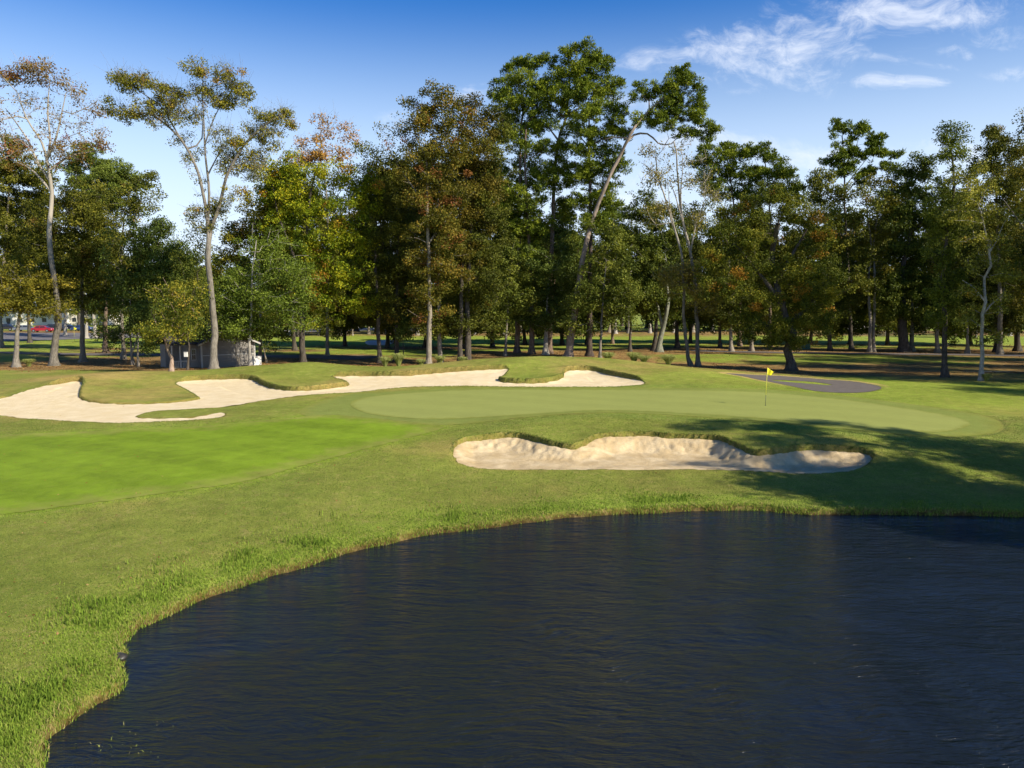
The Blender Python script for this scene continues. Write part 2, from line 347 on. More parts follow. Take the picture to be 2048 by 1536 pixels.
tr('oak_tree', 'dense brown-green tree filling the gap right of the dark leaning trunk', 80, .35, [(165, 716), (165, 620), (160, 520), (150, 430)], [], [(150, 410, 60, 50), (195, 440, 50, 50), (110, 470, 60, 60), (175, 510, 60, 60), (130, 560, 60, 50), (190, 580, 50, 40), (210, 500, 35, 50)], 'brownolive', 'grey')
tr('pine_tree', 'bright green pine crown sloping down to the right above the brown-green trees at left', 96, .35, [(212, 706), (210, 560), (204, 440), (198, 340)], [], [(170, 308, 30, 16), (165, 335, 40, 20), (205, 335, 35, 20), (240, 350, 35, 18), (270, 365, 25, 15), (215, 375, 50, 22), (160, 375, 40, 20), (235, 400, 45, 20), (190, 410, 45, 20)], 'pinelight', 'pine', pine=1)
tr('oak_tree', 'thin-crowned grey-limbed tree sloping down beside the gap of open sky', 84, .3, [(247, 716), (243, 640), (238, 560), (243, 480), (252, 420)], [[(240, 540), (230, 470), (225, 420)], [(241, 520), (262, 460), (290, 400)]], [(290, 365, 38, 22, .8), (312, 400, 25, 30, .5), (260, 420, 40, 35, .6), (230, 470, 35, 40, .8), (275, 470, 40, 30, .5), (250, 390, 30, 25, .6), (240, 540, 50, 40, 1)], 'oliveg', 'grey')
tr('holly_tree', 'dark green dense tree with two slim pale stems left of the white shed', 76, .17, [(266, 723), (262, 690), (258, 650), (262, 600)], [[(264, 700), (276, 670), (290, 620), (295, 560)]], [(300, 500, 55, 45), (330, 540, 50, 50), (270, 560, 55, 50), (240, 610, 35, 35), (310, 600, 60, 45), (270, 650, 45, 25), (350, 580, 40, 45), (320, 460, 40, 30), (370, 520, 30, 40), (235, 665, 36, 22), (305, 668, 45, 20), (300, 692, 26, 10)], 'green', 'pale')
tr('dogwood_tree', 'small tree with slim straight pale stem between the twin stems and the crooked trunk', 73.5, .14, [(277, 729), (278, 690), (280, 640)], [], [(285, 650, 30, 25), (300, 625, 35, 25)], 'green', 'pale')
tr('crape_myrtle', 'small tree with crooked pinkish trunk leaning in front of the white shed', 61, .19, [(343, 744), (344, 725), (336, 706), (331, 690), (336, 665), (345, 630)], [[(332, 690), (350, 665), (365, 640)], [(332, 688), (318, 660), (310, 630)]], [(345, 620, 45, 35), (320, 590, 40, 40), (370, 640, 45, 35, .6), (385, 600, 35, 45, .7), (330, 665, 50, 20, .8), (365, 668, 36, 14, .9), (300, 670, 28, 18, .9)], 'greeny', 'pink')
tr('crape_myrtle', 'thin dark-stemmed small tree carrying a white box in front of the shed window', 67, .12, [(375, 738), (377, 700), (374, 660), (380, 600)], [], [(385, 560, 35, 40, .8), (400, 620, 30, 35, .8), (370, 655, 30, 20, .6), (405, 500, 25, 40, .5), (385, 450, 30, 30, .5)], 'oliveg', 'dark')
tr('oak_tree', 'tall lone tree with straight pale grey trunk and three limbs spreading against open sky', 66, .40, [(428, 738), (427, 700), (427, 672), (424, 600), (422, 520), (420, 466), (419, 440)],
   [[(421, 480), (414, 430), (405, 380), (395, 340), (372, 292), (350, 265), (330, 247), (300, 228), (268, 232)], [(372, 292), (348, 255), (325, 215), (290, 190), (250, 160)], [(330, 247), (310, 215), (280, 200)], [(376, 296), (392, 290), (402, 270), (400, 215)],
    [(419, 440), (418, 380), (410, 310), (407, 250), (404, 190), (405, 150)], [(410, 300), (424, 240), (445, 195), (468, 165)], [(414, 340), (440, 290), (436, 268)], [(421, 455), (440, 410), (452, 360), (466, 330), (492, 290), (530, 255), (565, 235)], [(458, 345), (490, 325), (520, 310)], [(492, 290), (515, 270), (560, 265)]],
   [(242, 152, 20, 16), (262, 165, 28, 20), (298, 170, 30, 18), (335, 182, 32, 16, 1.20), (365, 195, 26, 14, 0.94), (235, 222, 25, 14, 1.20), (265, 230, 38, 12, 1.20), (310, 228, 34, 14, 1.08), (300, 205, 25, 12, 0.94), (345, 225, 22, 16, 0.54), (355, 280, 22, 20, 0.34), (405, 148, 28, 18), (435, 152, 26, 22), (465, 170, 28, 22), (490, 185, 16, 22, 1.20), (420, 190, 34, 20, 1.08), (455, 205, 25, 12, 0.94), (395, 180, 15, 25, 0.81),
    (480, 285, 24, 16, 1.20), (505, 262, 26, 16, 1.20), (535, 240, 28, 14, 1.20), (565, 228, 24, 14, 1.20), (580, 248, 14, 14, 0.81), (470, 308, 20, 14, 0.94), (505, 310, 24, 16, 0.68), (540, 285, 24, 16, 0.68), (455, 268, 15, 20, 0.54), (420, 260, 25, 22, 0.27), (448, 330, 12, 24, 0.68), (400, 420, 24, 16, 1.08), (430, 415, 22, 20, 1.08), (460, 400, 18, 16, 0.94), (380, 430, 16, 12, 0.68), (415, 455, 24, 10, 0.81), (520, 345, 30, 20, .35), (385, 310, 22, 22, .5), (350, 245, 30, 18, .6), (440, 300, 22, 22, .5), (475, 335, 28, 20, .7), (500, 330, 30, 22, .6), (395, 360, 18, 20, .4), (540, 265, 30, 16, .8), (365, 225, 28, 16, .6), (395, 230, 24, 24, .45), (340, 215, 26, 14, .6)], 'olivegold', 'grey', twigs=1.3, spacing=.62, taper=.32, detail=.75)
tr('cedar_tree', 'feathery green tree with slim white trunk at the right end of the white shed', 69, .2, [(501, 728), (500, 690), (502, 640), (506, 560), (512, 480)], [], [(520, 490, 55, 40), (560, 540, 55, 40), (480, 560, 50, 40), (600, 560, 40, 40), (530, 600, 60, 40), (470, 620, 45, 40), (580, 620, 50, 35), (610, 600, 30, 30), (520, 650, 60, 25), (460, 660, 35, 20), (450, 590, 30, 35)], 'cedar', 'white')
tr('oak_tree', 'brown-olive crown between the lone tall tree and the yellow maple', 82, .25, [(520, 716), (520, 600), (515, 480), (505, 420)], [], [(470, 470, 35, 35), (510, 440, 45, 40), (550, 420, 40, 40), (530, 480, 50, 40), (455, 520, 30, 30, .8), (490, 390, 30, 25, .6), (560, 470, 35, 35)], 'olivegold', 'grey')
tr('holly_tree', 'low dark multi-stemmed tree against the right wall of the white shed', 70, .12, [(476, 729), (472, 700), (466, 670)], [[(476, 726), (482, 700), (492, 670)], [(476, 727), (466, 705), (450, 680)]], [(470, 650, 42, 25), (440, 640, 25, 25), (500, 655, 30, 22), (455, 672, 36, 12), (410, 655, 28, 20)], 'green', 'pale')
tr('holly_tree', 'low dark shrub-like tree with thin forked stems right of the shed', 80, .1, [(533, 716), (528, 700), (524, 680)], [[(528, 702), (536, 690), (540, 675)]], [(535, 670, 35, 18), (560, 665, 30, 18)], 'green', 'pale')
tr('maple_tree', 'broad yellow-green maple with orange-tinted top and thick dark trunk', 78, .42, [(606, 720), (606, 690), (605, 620), (608, 540), (615, 460), (622, 400), (630, 350)], [[(608, 560), (585, 500), (560, 430), (550, 370)], [(615, 470), (645, 430), (680, 380)], [(607, 600), (650, 560), (700, 520)]],
   [(545, 350, 30, 25), (575, 345, 40, 28), (540, 390, 35, 30), (600, 390, 50, 30), (640, 350, 35, 25), (570, 430, 45, 35), (640, 420, 50, 40), (690, 360, 30, 28), (735, 365, 28, 28), (710, 400, 40, 35), (610, 480, 50, 35), (680, 470, 50, 40), (650, 530, 55, 35), (720, 480, 30, 40), (700, 560, 45, 35), (640, 590, 50, 28), (700, 610, 40, 25), (740, 610, 30, 25, .7), (640, 640, 35, 18, .6)], 'maple', 'dark')
tr('maple_tree', 'slender pale-limbed treetop with sparse pinkish leaves poking above the yellow maple', 88, .25, [(655, 712), (655, 560), (655, 440), (652, 360), (650, 300)], [[(652, 380), (640, 330), (620, 300), (600, 290)], [(652, 340), (665, 310), (690, 285)]], [(645, 240, 28, 22, .28), (660, 265, 34, 20, .3), (695, 270, 20, 18, .45), (640, 280, 30, 18, .3), (605, 285, 24, 12, .4), (630, 310, 35, 20, .8), (600, 320, 30, 18, .7), (675, 310, 25, 20, .6)], 'pink', 'pale', twigs=1.2)
tr('oak_tree', 'dark-leaved tree on a dark straight trunk, first right of the yellow maple', 80, .33, [(760, 716), (756, 640), (752, 540), (750, 440), (748, 360)], [], [(735, 300, 18, 14), (750, 330, 28, 22), (770, 370, 35, 30), (740, 410, 35, 35), (780, 430, 40, 40), (750, 480, 40, 40), (770, 540, 45, 40), (740, 590, 45, 35), (780, 620, 35, 25, .8), (722, 540, 25, 40)], 'dark', 'dark')
tr('oak_tree', 'dark trunk tree just left of the two pale trunks, hung with dark leaves', 82, .33, [(793, 713), (794, 620), (796, 520), (800, 420)], [], [(805, 330, 30, 28), (800, 390, 45, 40), (820, 460, 45, 40), (800, 530, 45, 40), (815, 600, 40, 35), (785, 350, 25, 25)], 'dark', 'dark')
tr('sapling', 'thin dark sapling with a small low crown beside the two pale trunks', 80, .08, [(806, 716), (806, 690), (805, 660)], [], [(806, 655, 22, 20), (815, 640, 18, 18)], 'green', 'dark')
tr('oak_tree', 'tall russet-topped tree with slim pale trunk, left of the pair of pale trunks', 74, .36, [(857, 731), (858, 660), (858, 540), (856, 430), (853, 330), (853, 290)], [[(855, 320), (845, 300), (832, 275), (826, 250)], [(854, 310), (862, 285), (882, 268)], [(856, 420), (830, 380), (800, 340), (790, 320)], [(857, 480), (890, 440), (910, 410)]],
   [(862, 184, 18, 12, .9), (885, 188, 18, 12, .9), (818, 206, 18, 14, .9), (845, 225, 22, 18), (870, 215, 30, 18), (905, 215, 28, 18), (925, 230, 20, 22), (840, 255, 35, 24), (890, 255, 38, 28), (810, 265, 24, 18, .7), (870, 300, 45, 30), (825, 310, 30, 26, .8), (910, 310, 35, 35), (860, 355, 45, 30), (900, 390, 40, 40), (835, 400, 40, 35, .8), (870, 450, 45, 35), (910, 470, 35, 40), (840, 510, 40, 35), (880, 540, 45, 35), (855, 590, 40, 30), (835, 640, 30, 22, .7), (775, 275, 22, 20, .5)], 'russetolive', 'pale')
tr('oak_tree', 'slim mottled trunk tree standing directly right of the tall russet-topped one', 78, .34, [(881, 724), (878, 660), (877, 540), (876, 430), (877, 350)], [], [(885, 580, 38, 30), (905, 540, 30, 40), (880, 635, 38, 28), (910, 620, 25, 25), (895, 500, 30, 30, .7), (870, 660, 30, 18, .7)], 'oliveg', 'grey')
tr('oak_tree', 'dark column-like tree on the left of two close black trunks near the middle', 77, .35, [(920, 726), (921, 640), (925, 520), (930, 400), (935, 300)], [], [(945, 215, 25, 18), (960, 240, 30, 22), (935, 270, 30, 26), (965, 290, 35, 30), (940, 340, 40, 35), (970, 370, 35, 40), (940, 420, 40, 40), (930, 500, 30, 40)], 'darkbrown', 'dark')
tr('oak_tree', 'thick black trunk with flared foot, the right of two close trunks near the middle', 77.5, .45, [(936, 727), (936, 680), (934, 600), (938, 520), (945, 420), (955, 330)], [], [(985, 230, 22, 20), (990, 270, 28, 30), (985, 330, 35, 40), (985, 420, 40, 45), (960, 500, 45, 40), (980, 560, 40, 35), (945, 590, 35, 35), (920, 640, 35, 25, .8), (965, 640, 30, 22, .7)], 'dark', 'dark')
tr('pine_tree', 'tall pine with two small flat-topped tufts, left of the tallest pine', 93, .42, [(1034, 706), (1036, 600), (1038, 480), (1040, 360), (1042, 260), (1052, 190), (1062, 150)], [[(1042, 290), (1020, 255), (1005, 235)], [(1046, 230), (1075, 180), (1092, 150)], [(1042, 270), (1062, 240), (1075, 225)]],
   [(1015, 135, 16, 11), (1040, 122, 24, 11), (1065, 128, 18, 14), (1095, 120, 14, 10), (1105, 133, 10, 9, .8), (1010, 170, 24, 12), (1040, 165, 34, 14), (1070, 175, 20, 14), (1000, 190, 20, 12), (1030, 200, 40, 16), (1065, 215, 30, 18), (1010, 225, 28, 14), (1040, 240, 40, 16), (1075, 255, 25, 14), (1020, 275, 35, 16), (1055, 300, 35, 16), (1030, 330, 35, 20, .8), (1060, 360, 30, 22, .7)], 'pine', 'pine', pine=1)
tr('pine_tree', 'pine with rough sunlit trunk, second of the central pines from the left', 91, .44, [(1063, 711), (1063, 600), (1058, 500), (1053, 420), (1050, 330), (1052, 260)], [[(1050, 340), (1062, 318), (1082, 305)]], [(1085, 300, 20, 14, .8), (1080, 340, 25, 18), (1060, 400, 35, 25, .8), (1040, 450, 35, 30, .9), (1075, 460, 30, 30), (1020, 430, 25, 30, .8), (1050, 510, 35, 25, .7), (1010, 380, 22, 25, .6)], 'pine', 'pine', pine=1)
tr('oak_tree', 'pale smooth trunk in front of the central pines, close to a thin dark one', 90, .38, [(1091, 711), (1092, 660), (1095, 600), (1100, 540)], [], [(1085, 540, 45, 35), (1060, 590, 40, 35), (1110, 590, 45, 35), (1095, 640, 45, 22), (1135, 560, 30, 35), (1050, 640, 30, 20), (1125, 630, 30, 25)], 'green', 'white')
tr('oak_tree', 'thin dark trunk touching the pale smooth one in front of the central pines', 94, .25, [(1102, 708), (1102, 650), (1106, 580), (1115, 520)], [], [(1120, 500, 35, 30), (1140, 540, 30, 30), (1120, 460, 30, 25)], 'green', 'brown')
tr('pine_tree', 'tallest pine, its round crown topping the whole tree line', 92, .5, [(1097, 707), (1100, 600), (1104, 480), (1108, 380), (1112, 320), (1118, 275), (1132, 235), (1137, 190), (1140, 150)], [[(1117, 282), (1098, 255), (1085, 240)], [(1132, 235), (1110, 218), (1090, 215)], [(1137, 200), (1160, 170), (1185, 150)], [(1134, 225), (1160, 215), (1185, 200)]],
   [(1135, 105, 16, 9), (1160, 98, 26, 9), (1190, 110, 22, 13), (1122, 120, 12, 9, .8), (1165, 122, 34, 13), (1205, 130, 18, 13), (1130, 145, 22, 10, .8), (1170, 145, 38, 14), (1110, 158, 24, 12), (1140, 172, 36, 14), (1190, 165, 30, 15), (1225, 165, 20, 10), (1095, 180, 24, 12), (1130, 195, 36, 13), (1175, 190, 35, 15), (1215, 190, 24, 14), (1105, 215, 25, 12), (1150, 220, 34, 13), (1100, 250, 18, 14, .8), (1145, 260, 22, 14), (1120, 300, 24, 16), (1130, 335, 30, 18), (1110, 370, 32, 22), (1125, 415, 28, 20)], 'pine', 'pine', pine=1)
tr('pine_tree', 'straight dark-trunked pine right beside the tallest pine, left of the leaning one', 88, .46, [(1179, 717), (1179, 640), (1180, 540), (1181, 430), (1180, 350), (1177, 290), (1178, 240)], [[(1178, 300), (1160, 275), (1150, 265)], [(1178, 300), (1200, 280), (1218, 265)]],
   [(1205, 210, 30, 14), (1240, 222, 20, 12), (1175, 235, 30, 12), (1220, 240, 30, 14), (1165, 262, 25, 12), (1200, 268, 30, 15), (1240, 265, 20, 14), (1165, 300, 28, 14), (1215, 300, 32, 16), (1190, 330, 36, 16), (1230, 335, 24, 18), (1165, 350, 24, 16), (1205, 370, 34, 18), (1170, 400, 30, 22), (1215, 410, 28, 22), (1190, 450, 30, 22)], 'pine', 'pinedark', pine=1)
tr('pine_tree', 'leaning pine whose pale trunk slants up to the right across the sky', 86, .55, [(1137, 714), (1143, 670), (1150, 620), (1158, 560), (1172, 490), (1192, 420), (1215, 362), (1240, 312), (1262, 265), (1288, 232), (1326, 198)], [[(1252, 285), (1270, 268), (1296, 265), (1308, 272), (1322, 284), (1345, 284), (1358, 272), (1372, 268)], [(1345, 284), (1340, 272), (1334, 262)], [(1296, 226), (1330, 238), (1352, 256), (1375, 264)], [(1326, 198), (1345, 183), (1352, 160)], [(1305, 215), (1298, 200), (1285, 190)], [(1258, 274), (1235, 272), (1212, 275)]],
   [(1354, 140, 10, 9), (1368, 146, 18, 12), (1350, 158, 16, 10, .8), (1375, 165, 22, 13), (1322, 172, 20, 11), (1280, 175, 13, 10), (1270, 192, 14, 8, .8), (1300, 185, 15, 10), (1340, 180, 24, 12), (1395, 185, 14, 14), (1360, 200, 30, 13), (1395, 208, 18, 14), (1330, 208, 20, 11), (1350, 225, 30, 13), (1385, 232, 22, 13), (1318, 232, 22, 12), (1400, 245, 12, 10, .8), (1300, 240, 14, 14, .8), (1330, 250, 24, 10, .8), (1370, 262, 22, 10), (1395, 266, 16, 9, .8), (1425, 255, 14, 12), (1415, 270, 16, 10), (1275, 240, 14, 14, .7), (1365, 278, 14, 7, .6)], 'pine', 'pinepale', pine=1, spacing=.68, detail=.9)
tr('cedar_tree', 'feathery mid-green tree beneath the leaning pine, just right of its trunk', 84, .22, [(1200, 706), (1205, 620), (1212, 520)], [], [(1215, 470, 35, 35), (1235, 500, 40, 35), (1205, 530, 40, 35), (1240, 560, 45, 40), (1195, 590, 35, 35), (1230, 620, 38, 30), (1165, 600, 30, 30), (1160, 650, 28, 25, .7), (1260, 600, 25, 30)], 'cedarolive', 'grey')
tr('cedar_tree', 'feathery mid-green tree left of the leaning pine, under the pines', 88, .22, [(1010, 708), (1015, 620), (1020, 540)], [], [(1020, 520, 32, 30), (1045, 560, 35, 30), (1010, 580, 30, 35), (1035, 610, 32, 28), (1000, 630, 25, 25, .8)], 'cedarolive', 'grey')
tr('pine_tree', 'light green pine crown glimpsed through the gap right of the leaning trunk', 120, .3, [(1225, 690), (1224, 560), (1222, 440), (1220, 400)], [], [(1215, 395, 22, 14), (1232, 420, 24, 18), (1212, 445, 30, 18), (1235, 470, 24, 20)], 'pinelight', 'pine', pine=1)
tr('oak_tree', 'thin dark straight trunk under dark leaves, right of the leaning pine', 97, .25, [(1260, 703), (1261, 650), (1263, 580), (1270, 500)], [], [(1275, 425, 22, 18, .8), (1265, 480, 30, 30), (1285, 520, 38, 35), (1265, 570, 35, 35), (1280, 610, 35, 28)], 'darkgreen', 'dark')
tr('oak_tree', 'thick pale lichen-grey trunk leaning right, behind the right end of the mound', 96, .5, [(1318, 704), (1320, 680), (1327, 650), (1335, 610), (1338, 570), (1330, 520)], [[(1327, 650), (1315, 610), (1308, 560)]], [(1310, 440, 38, 35), (1340, 480, 40, 40), (1300, 500, 35, 35), (1330, 540, 40, 35), (1310, 590, 35, 28), (1355, 590, 35, 28), (1290, 400, 28, 28, .7)], 'darkgreen', 'lichen')
tr('oak_tree', 'dark thick trunk paired with the pale leaning lichen-grey one', 99, .42, [(1308, 702), (1311, 660), (1312, 600), (1308, 540)], [], [(1300, 620, 28, 25), (1330, 620, 30, 22)], 'darkgreen', 'dark')
tr('oak_tree', 'dark trunk with flared foot between the pale leaning trunk and the bare twin stems', 106, .42, [(1355, 694), (1353, 650), (1352, 590), (1355, 520)], [], [(1370, 450, 35, 35, .8), (1360, 510, 40, 35), (1380, 560, 35, 35), (1350, 620, 35, 25), (1390, 620, 35, 28)], 'dark', 'dark')
tr('birch_tree', 'bare left stem with pale upper limbs, of the two dark-footed stems by the mound end', 74, .25, [(1382, 732), (1374, 700), (1367, 640), (1365, 570), (1358, 500), (1345, 440), (1330, 400), (1316, 345), (1306, 320)], [[(1352, 470), (1340, 420), (1335, 370)]], [(1308, 315, 28, 22, .3), (1300, 350, 28, 25, .35), (1325, 360, 25, 25, .3), (1290, 300, 15, 12, .4), (1320, 420, 30, 30, .5), (1345, 550, 30, 35, .8)], 'paleolive', 'paledark', twigs=1.7)
tr('birch_tree', 'bare right stem of the two dark-footed stems by the mound end, forking pale above', 74, .28, [(1396, 733), (1394, 690), (1393, 630), (1388, 560), (1376, 480), (1366, 420), (1355, 360), (1345, 320), (1340, 290)], [[(1368, 430), (1362, 380), (1366, 330), (1362, 290)], [(1372, 460), (1355, 400), (1342, 360)], [(1380, 500), (1395, 440), (1415, 400)]], [(1345, 305, 30, 22, .18), (1375, 320, 30, 28, .15), (1360, 360, 30, 25, .25), (1395, 370, 30, 30, .2), (1420, 400, 30, 30, .3), (1400, 440, 28, 28, .4), (1380, 550, 35, 35, .9), (1400, 600, 35, 30, .9)], 'paleolive', 'paledark', twigs=2.0)
tr('oak_tree', 'short dark trunk left of a paler one beyond the cart path', 106, .33, [(1440, 697), (1440, 650), (1438, 590), (1440, 520)], [], [(1440, 470, 30, 30), (1430, 520, 35, 35), (1445, 570, 38, 35), (1430, 620, 35, 28)], 'dark', 'dark')
tr('oak_tree', 'straight pale-lit trunk behind the left side of the orange-flecked oak', 98, .33, [(1463, 703), (1462, 660), (1460, 590), (1458, 520)], [], [(1470, 560, 35, 35), (1450, 620, 32, 28), (1480, 640, 28, 22)], 'dark', 'pale')
tr('oak_tree', 'short thick pale trunk directly behind the orange-flecked oak', 99, .33, [(1503, 701), (1503, 670), (1505, 620), (1510, 540)], [], [(1500, 600, 38, 32), (1530, 560, 35, 30), (1495, 650, 30, 15)], 'dark', 'pale')
tr('oak_tree', 'broad spreading oak flecked with orange, its stout crooked dark trunk beside the cart path', 69.5, .52, [(1583, 741), (1584, 725), (1574, 708), (1576, 690), (1582, 672), (1572, 640), (1560, 590), (1552, 520), (1548, 450)], [[(1576, 690), (1550, 665), (1520, 640), (1490, 620)], [(1574, 650), (1610, 620), (1640, 590)], [(1562, 600), (1520, 550), (1480, 500)], [(1556, 550), (1590, 500), (1620, 450)], [(1560, 600), (1530, 590), (1460, 570)]],
   [(1500, 395, 32, 18), (1545, 392, 35, 20), (1590, 405, 32, 20), (1460, 425, 35, 24), (1510, 430, 40, 24), (1565, 435, 40, 26), (1620, 435, 36, 26), (1440, 470, 38, 28), (1495, 480, 45, 30), (1560, 485, 45, 30), (1620, 490, 42, 32), (1650, 465, 24, 22), (1430, 520, 36, 28), (1485, 535, 45, 30), (1550, 545, 45, 30), (1610, 550, 42, 30), (1660, 530, 30, 30), (1460, 580, 40, 26), (1530, 600, 45, 28), (1600, 605, 45, 28), (1650, 590, 35, 30), (1500, 630, 38, 22), (1560, 645, 42, 22), (1620, 645, 40, 24), (1655, 640, 24, 24), (1590, 682, 40, 14), (1540, 678, 34, 13), (1500, 665, 30, 16), (1570, 655, 40, 18), (1420, 570, 25, 24)], 'autumn', 'dark', taper=.45, detail=1.35, spacing=.72)
tr('pine_tree', 'flat-topped pine with two rounded tufts, left of two pines above the orange-flecked oak', 112, .35, [(1480, 690), (1478, 560), (1470, 440), (1462, 360), (1455, 320)], [[(1465, 380), (1440, 350), (1420, 330)], [(1463, 360), (1490, 340), (1510, 330)]], [(1420, 300, 22, 11), (1455, 297, 26, 11), (1405, 322, 22, 12), (1440, 318, 34, 13), (1485, 312, 26, 13), (1430, 345, 34, 15), (1475, 345, 34, 16), (1510, 340, 22, 14), (1420, 370, 34, 18), (1465, 380, 34, 18), (1500, 385, 25, 18)], 'pine', 'pine', pine=1)
tr('pine_tree', 'pine whose crown steps down right from one high round tuft, above the orange-flecked oak', 110, .34, [(1540, 690), (1540, 560), (1538, 440), (1533, 360), (1528, 310)], [[(1535, 380), (1555, 350), (1570, 335)], [(1534, 370), (1515, 350), (1505, 335)]], [(1525, 292, 14, 10), (1535, 308, 18, 12), (1500, 300, 16, 10), (1560, 325, 16, 10, .8), (1550, 345, 26, 13), (1520, 355, 26, 14), (1580, 352, 22, 14), (1600, 372, 18, 14), (1560, 375, 30, 16), (1530, 395, 30, 15), (1590, 395, 22, 14)], 'pine', 'pine', pine=1)
tr('oak_tree', 'rounded olive treetop rising between the two pine groups on the right', 100, .35, [(1660, 702), (1655, 600), (1650, 480), (1645, 400)], [], [(1632, 350, 18, 14), (1655, 352, 18, 14), (1640, 375, 30, 18), (1665, 395, 28, 20), (1630, 400, 26, 18), (1660, 440, 35, 30), (1680, 490, 35, 35), (1665, 550, 35, 35), (1690, 600, 35, 35), (1660, 640, 30, 25)], 'oliveg', 'dark')
tr('pine_tree', 'tall airy pine standing alone above the right-hand tree line', 104, .34, [(1703, 700), (1699, 600), (1694, 500), (1688, 420), (1688, 360), (1690, 320), (1688, 270)], [[(1688, 370), (1712, 345), (1745, 305)], [(1688, 385), (1730, 350), (1785, 325)], [(1688, 350), (1672, 330), (1662, 322)], [(1690, 330), (1712, 300), (1725, 265)]],
   [(1676, 250, 12, 8), (1690, 256, 14, 9), (1668, 264, 10, 8, .8), (1725, 255, 14, 9), (1712, 270, 14, 8, .8), (1752, 272, 13, 9), (1748, 288, 16, 10), (1690, 282, 16, 8, .6), (1672, 295, 12, 8, .6), (1700, 302, 20, 9), (1755, 305, 14, 10), (1735, 312, 18, 9, .8), (1680, 312, 14, 9, .8), (1662, 322, 14, 8, .9), (1695, 330, 22, 9), (1790, 310, 14, 9, .8), (1740, 340, 20, 9), (1680, 346, 20, 9, .8), (1765, 335, 18, 9, .8), (1720, 358, 20, 10, .7)], 'pine', 'dark', pine=1, spacing=.62)
tr('oak_tree', 'left of the twin tall pale trunks on the right, leaves thin above', 97, .3, [(1739, 703), (1740, 640), (1741, 560), (1744, 500), (1737, 440), (1726, 390)], [], [(1715, 385, 28, 20, .6), (1735, 420, 28, 25, .6), (1710, 450, 30, 30, .8), (1735, 500, 28, 30, .5), (1715, 560, 28, 35, .8)], 'oliveg', 'pale')
tr('oak_tree', 'right of the twin tall pale trunks on the right, forked near the top', 97, .28, [(1747, 704), (1748, 640), (1748, 560), (1750, 500), (1752, 440), (1755, 390)], [[(1750, 470), (1765, 430), (1775, 400)]], [(1768, 385, 28, 20, .7), (1750, 365, 22, 18, .6), (1780, 420, 28, 25, .9), (1760, 470, 28, 30, .7), (1770, 540, 28, 30, .8)], 'olive', 'pale')
tr('oak_tree', 'massive dark round-crowned tree with very thick trunk, right of the twin pale trunks', 97, .85, [(1808, 703), (1807, 670), (1806, 620), (1810, 540), (1820, 460)], [], [(1840, 325, 25, 14), (1820, 345, 32, 20), (1855, 350, 28, 20), (1800, 375, 32, 25), (1840, 385, 38, 28), (1795, 430, 38, 30), (1845, 440, 42, 32), (1800, 495, 40, 32), (1850, 510, 42, 35), (1790, 560, 38, 32), (1830, 570, 40, 32), (1800, 620, 45, 26), (1850, 620, 35, 28), (1770, 600, 30, 28)], 'darkgreen', 'dark')
tr('oak_tree', 'pale ivy-patched trunk pressed against the very thick dark one', 98, .4, [(1824, 702), (1823, 660), (1822, 610), (1828, 560)], [], [(1830, 650, 20, 18, .5)], 'darkgreen', 'lichen')
tr('oak_tree', 'pale flared trunk just left of the near dark-barked trunk on the right', 96, .34, [(1875, 704), (1874, 670), (1876, 600), (1880, 540)], [], [(1885, 520, 28, 35), (1870, 590, 28, 30), (1870, 450, 25, 30)], 'dark', 'pale')
tr('poplar_tree', 'slender near tree with dark trunk and narrow upright top, left of the silvery trunk', 63, .3, [(1890, 754), (1890, 700), (1892, 640), (1890, 560), (1894, 460), (1900, 370), (1902, 300), (1901, 265)], [], [(1890, 255, 13, 12), (1908, 258, 14, 14), (1925, 275, 12, 14, .8), (1885, 280, 14, 12), (1905, 285, 22, 16), (1895, 310, 22, 14), (1920, 305, 14, 12, .8), (1900, 340, 16, 12, .6), (1885, 362, 20, 16), (1870, 400, 28, 24), (1910, 395, 25, 22), (1900, 440, 34, 25), (1870, 450, 25, 24), (1905, 490, 34, 26), (1875, 520, 30, 26, .8), (1905, 555, 30, 26), (1880, 590, 30, 26), (1905, 620, 26, 22), (1870, 640, 24, 20, .8), (1908, 665, 18, 14, .6)], 'midgreen', 'dark', spacing=.62)
tr('sweetgum_tree', 'near tree with slim silvery-white trunk and pale yellow-green leaves at the right edge', 59.5, .22, [(1963, 761), (1963, 700), (1964, 650), (1963, 600), (1970, 560), (1976, 530), (1974, 500), (1982, 480)], [[(1975, 520), (1972, 470), (1960, 420), (1950, 400), (1935, 395)], [(1974, 500), (1992, 480), (2002, 450)], [(1966, 600), (1945, 570), (1930, 560)], [(1965, 620), (1990, 600), (2005, 590)]],
   [(1925, 350, 24, 18, .8), (1955, 345, 28, 18, .8), (1935, 385, 28, 20, .8), (1975, 380, 26, 22, .8), (1915, 425, 24, 22, .7), (1950, 430, 28, 22, .8), (1990, 430, 28, 24, .8), (1975, 480, 25, 22, .6), (2005, 490, 25, 26, .7), (1930, 480, 22, 22, .6), (1945, 530, 24, 22, .6), (1995, 550, 24, 24, .8), (1940, 580, 25, 22, .8), (2000, 605, 22, 20, .8), (1975, 625, 28, 20, .7), (1940, 640, 25, 20, .7), (1985, 665, 20, 14, .7), (1955, 680, 14, 10, .4)], 'paleyellow', 'white', spacing=.62, taper=.5)
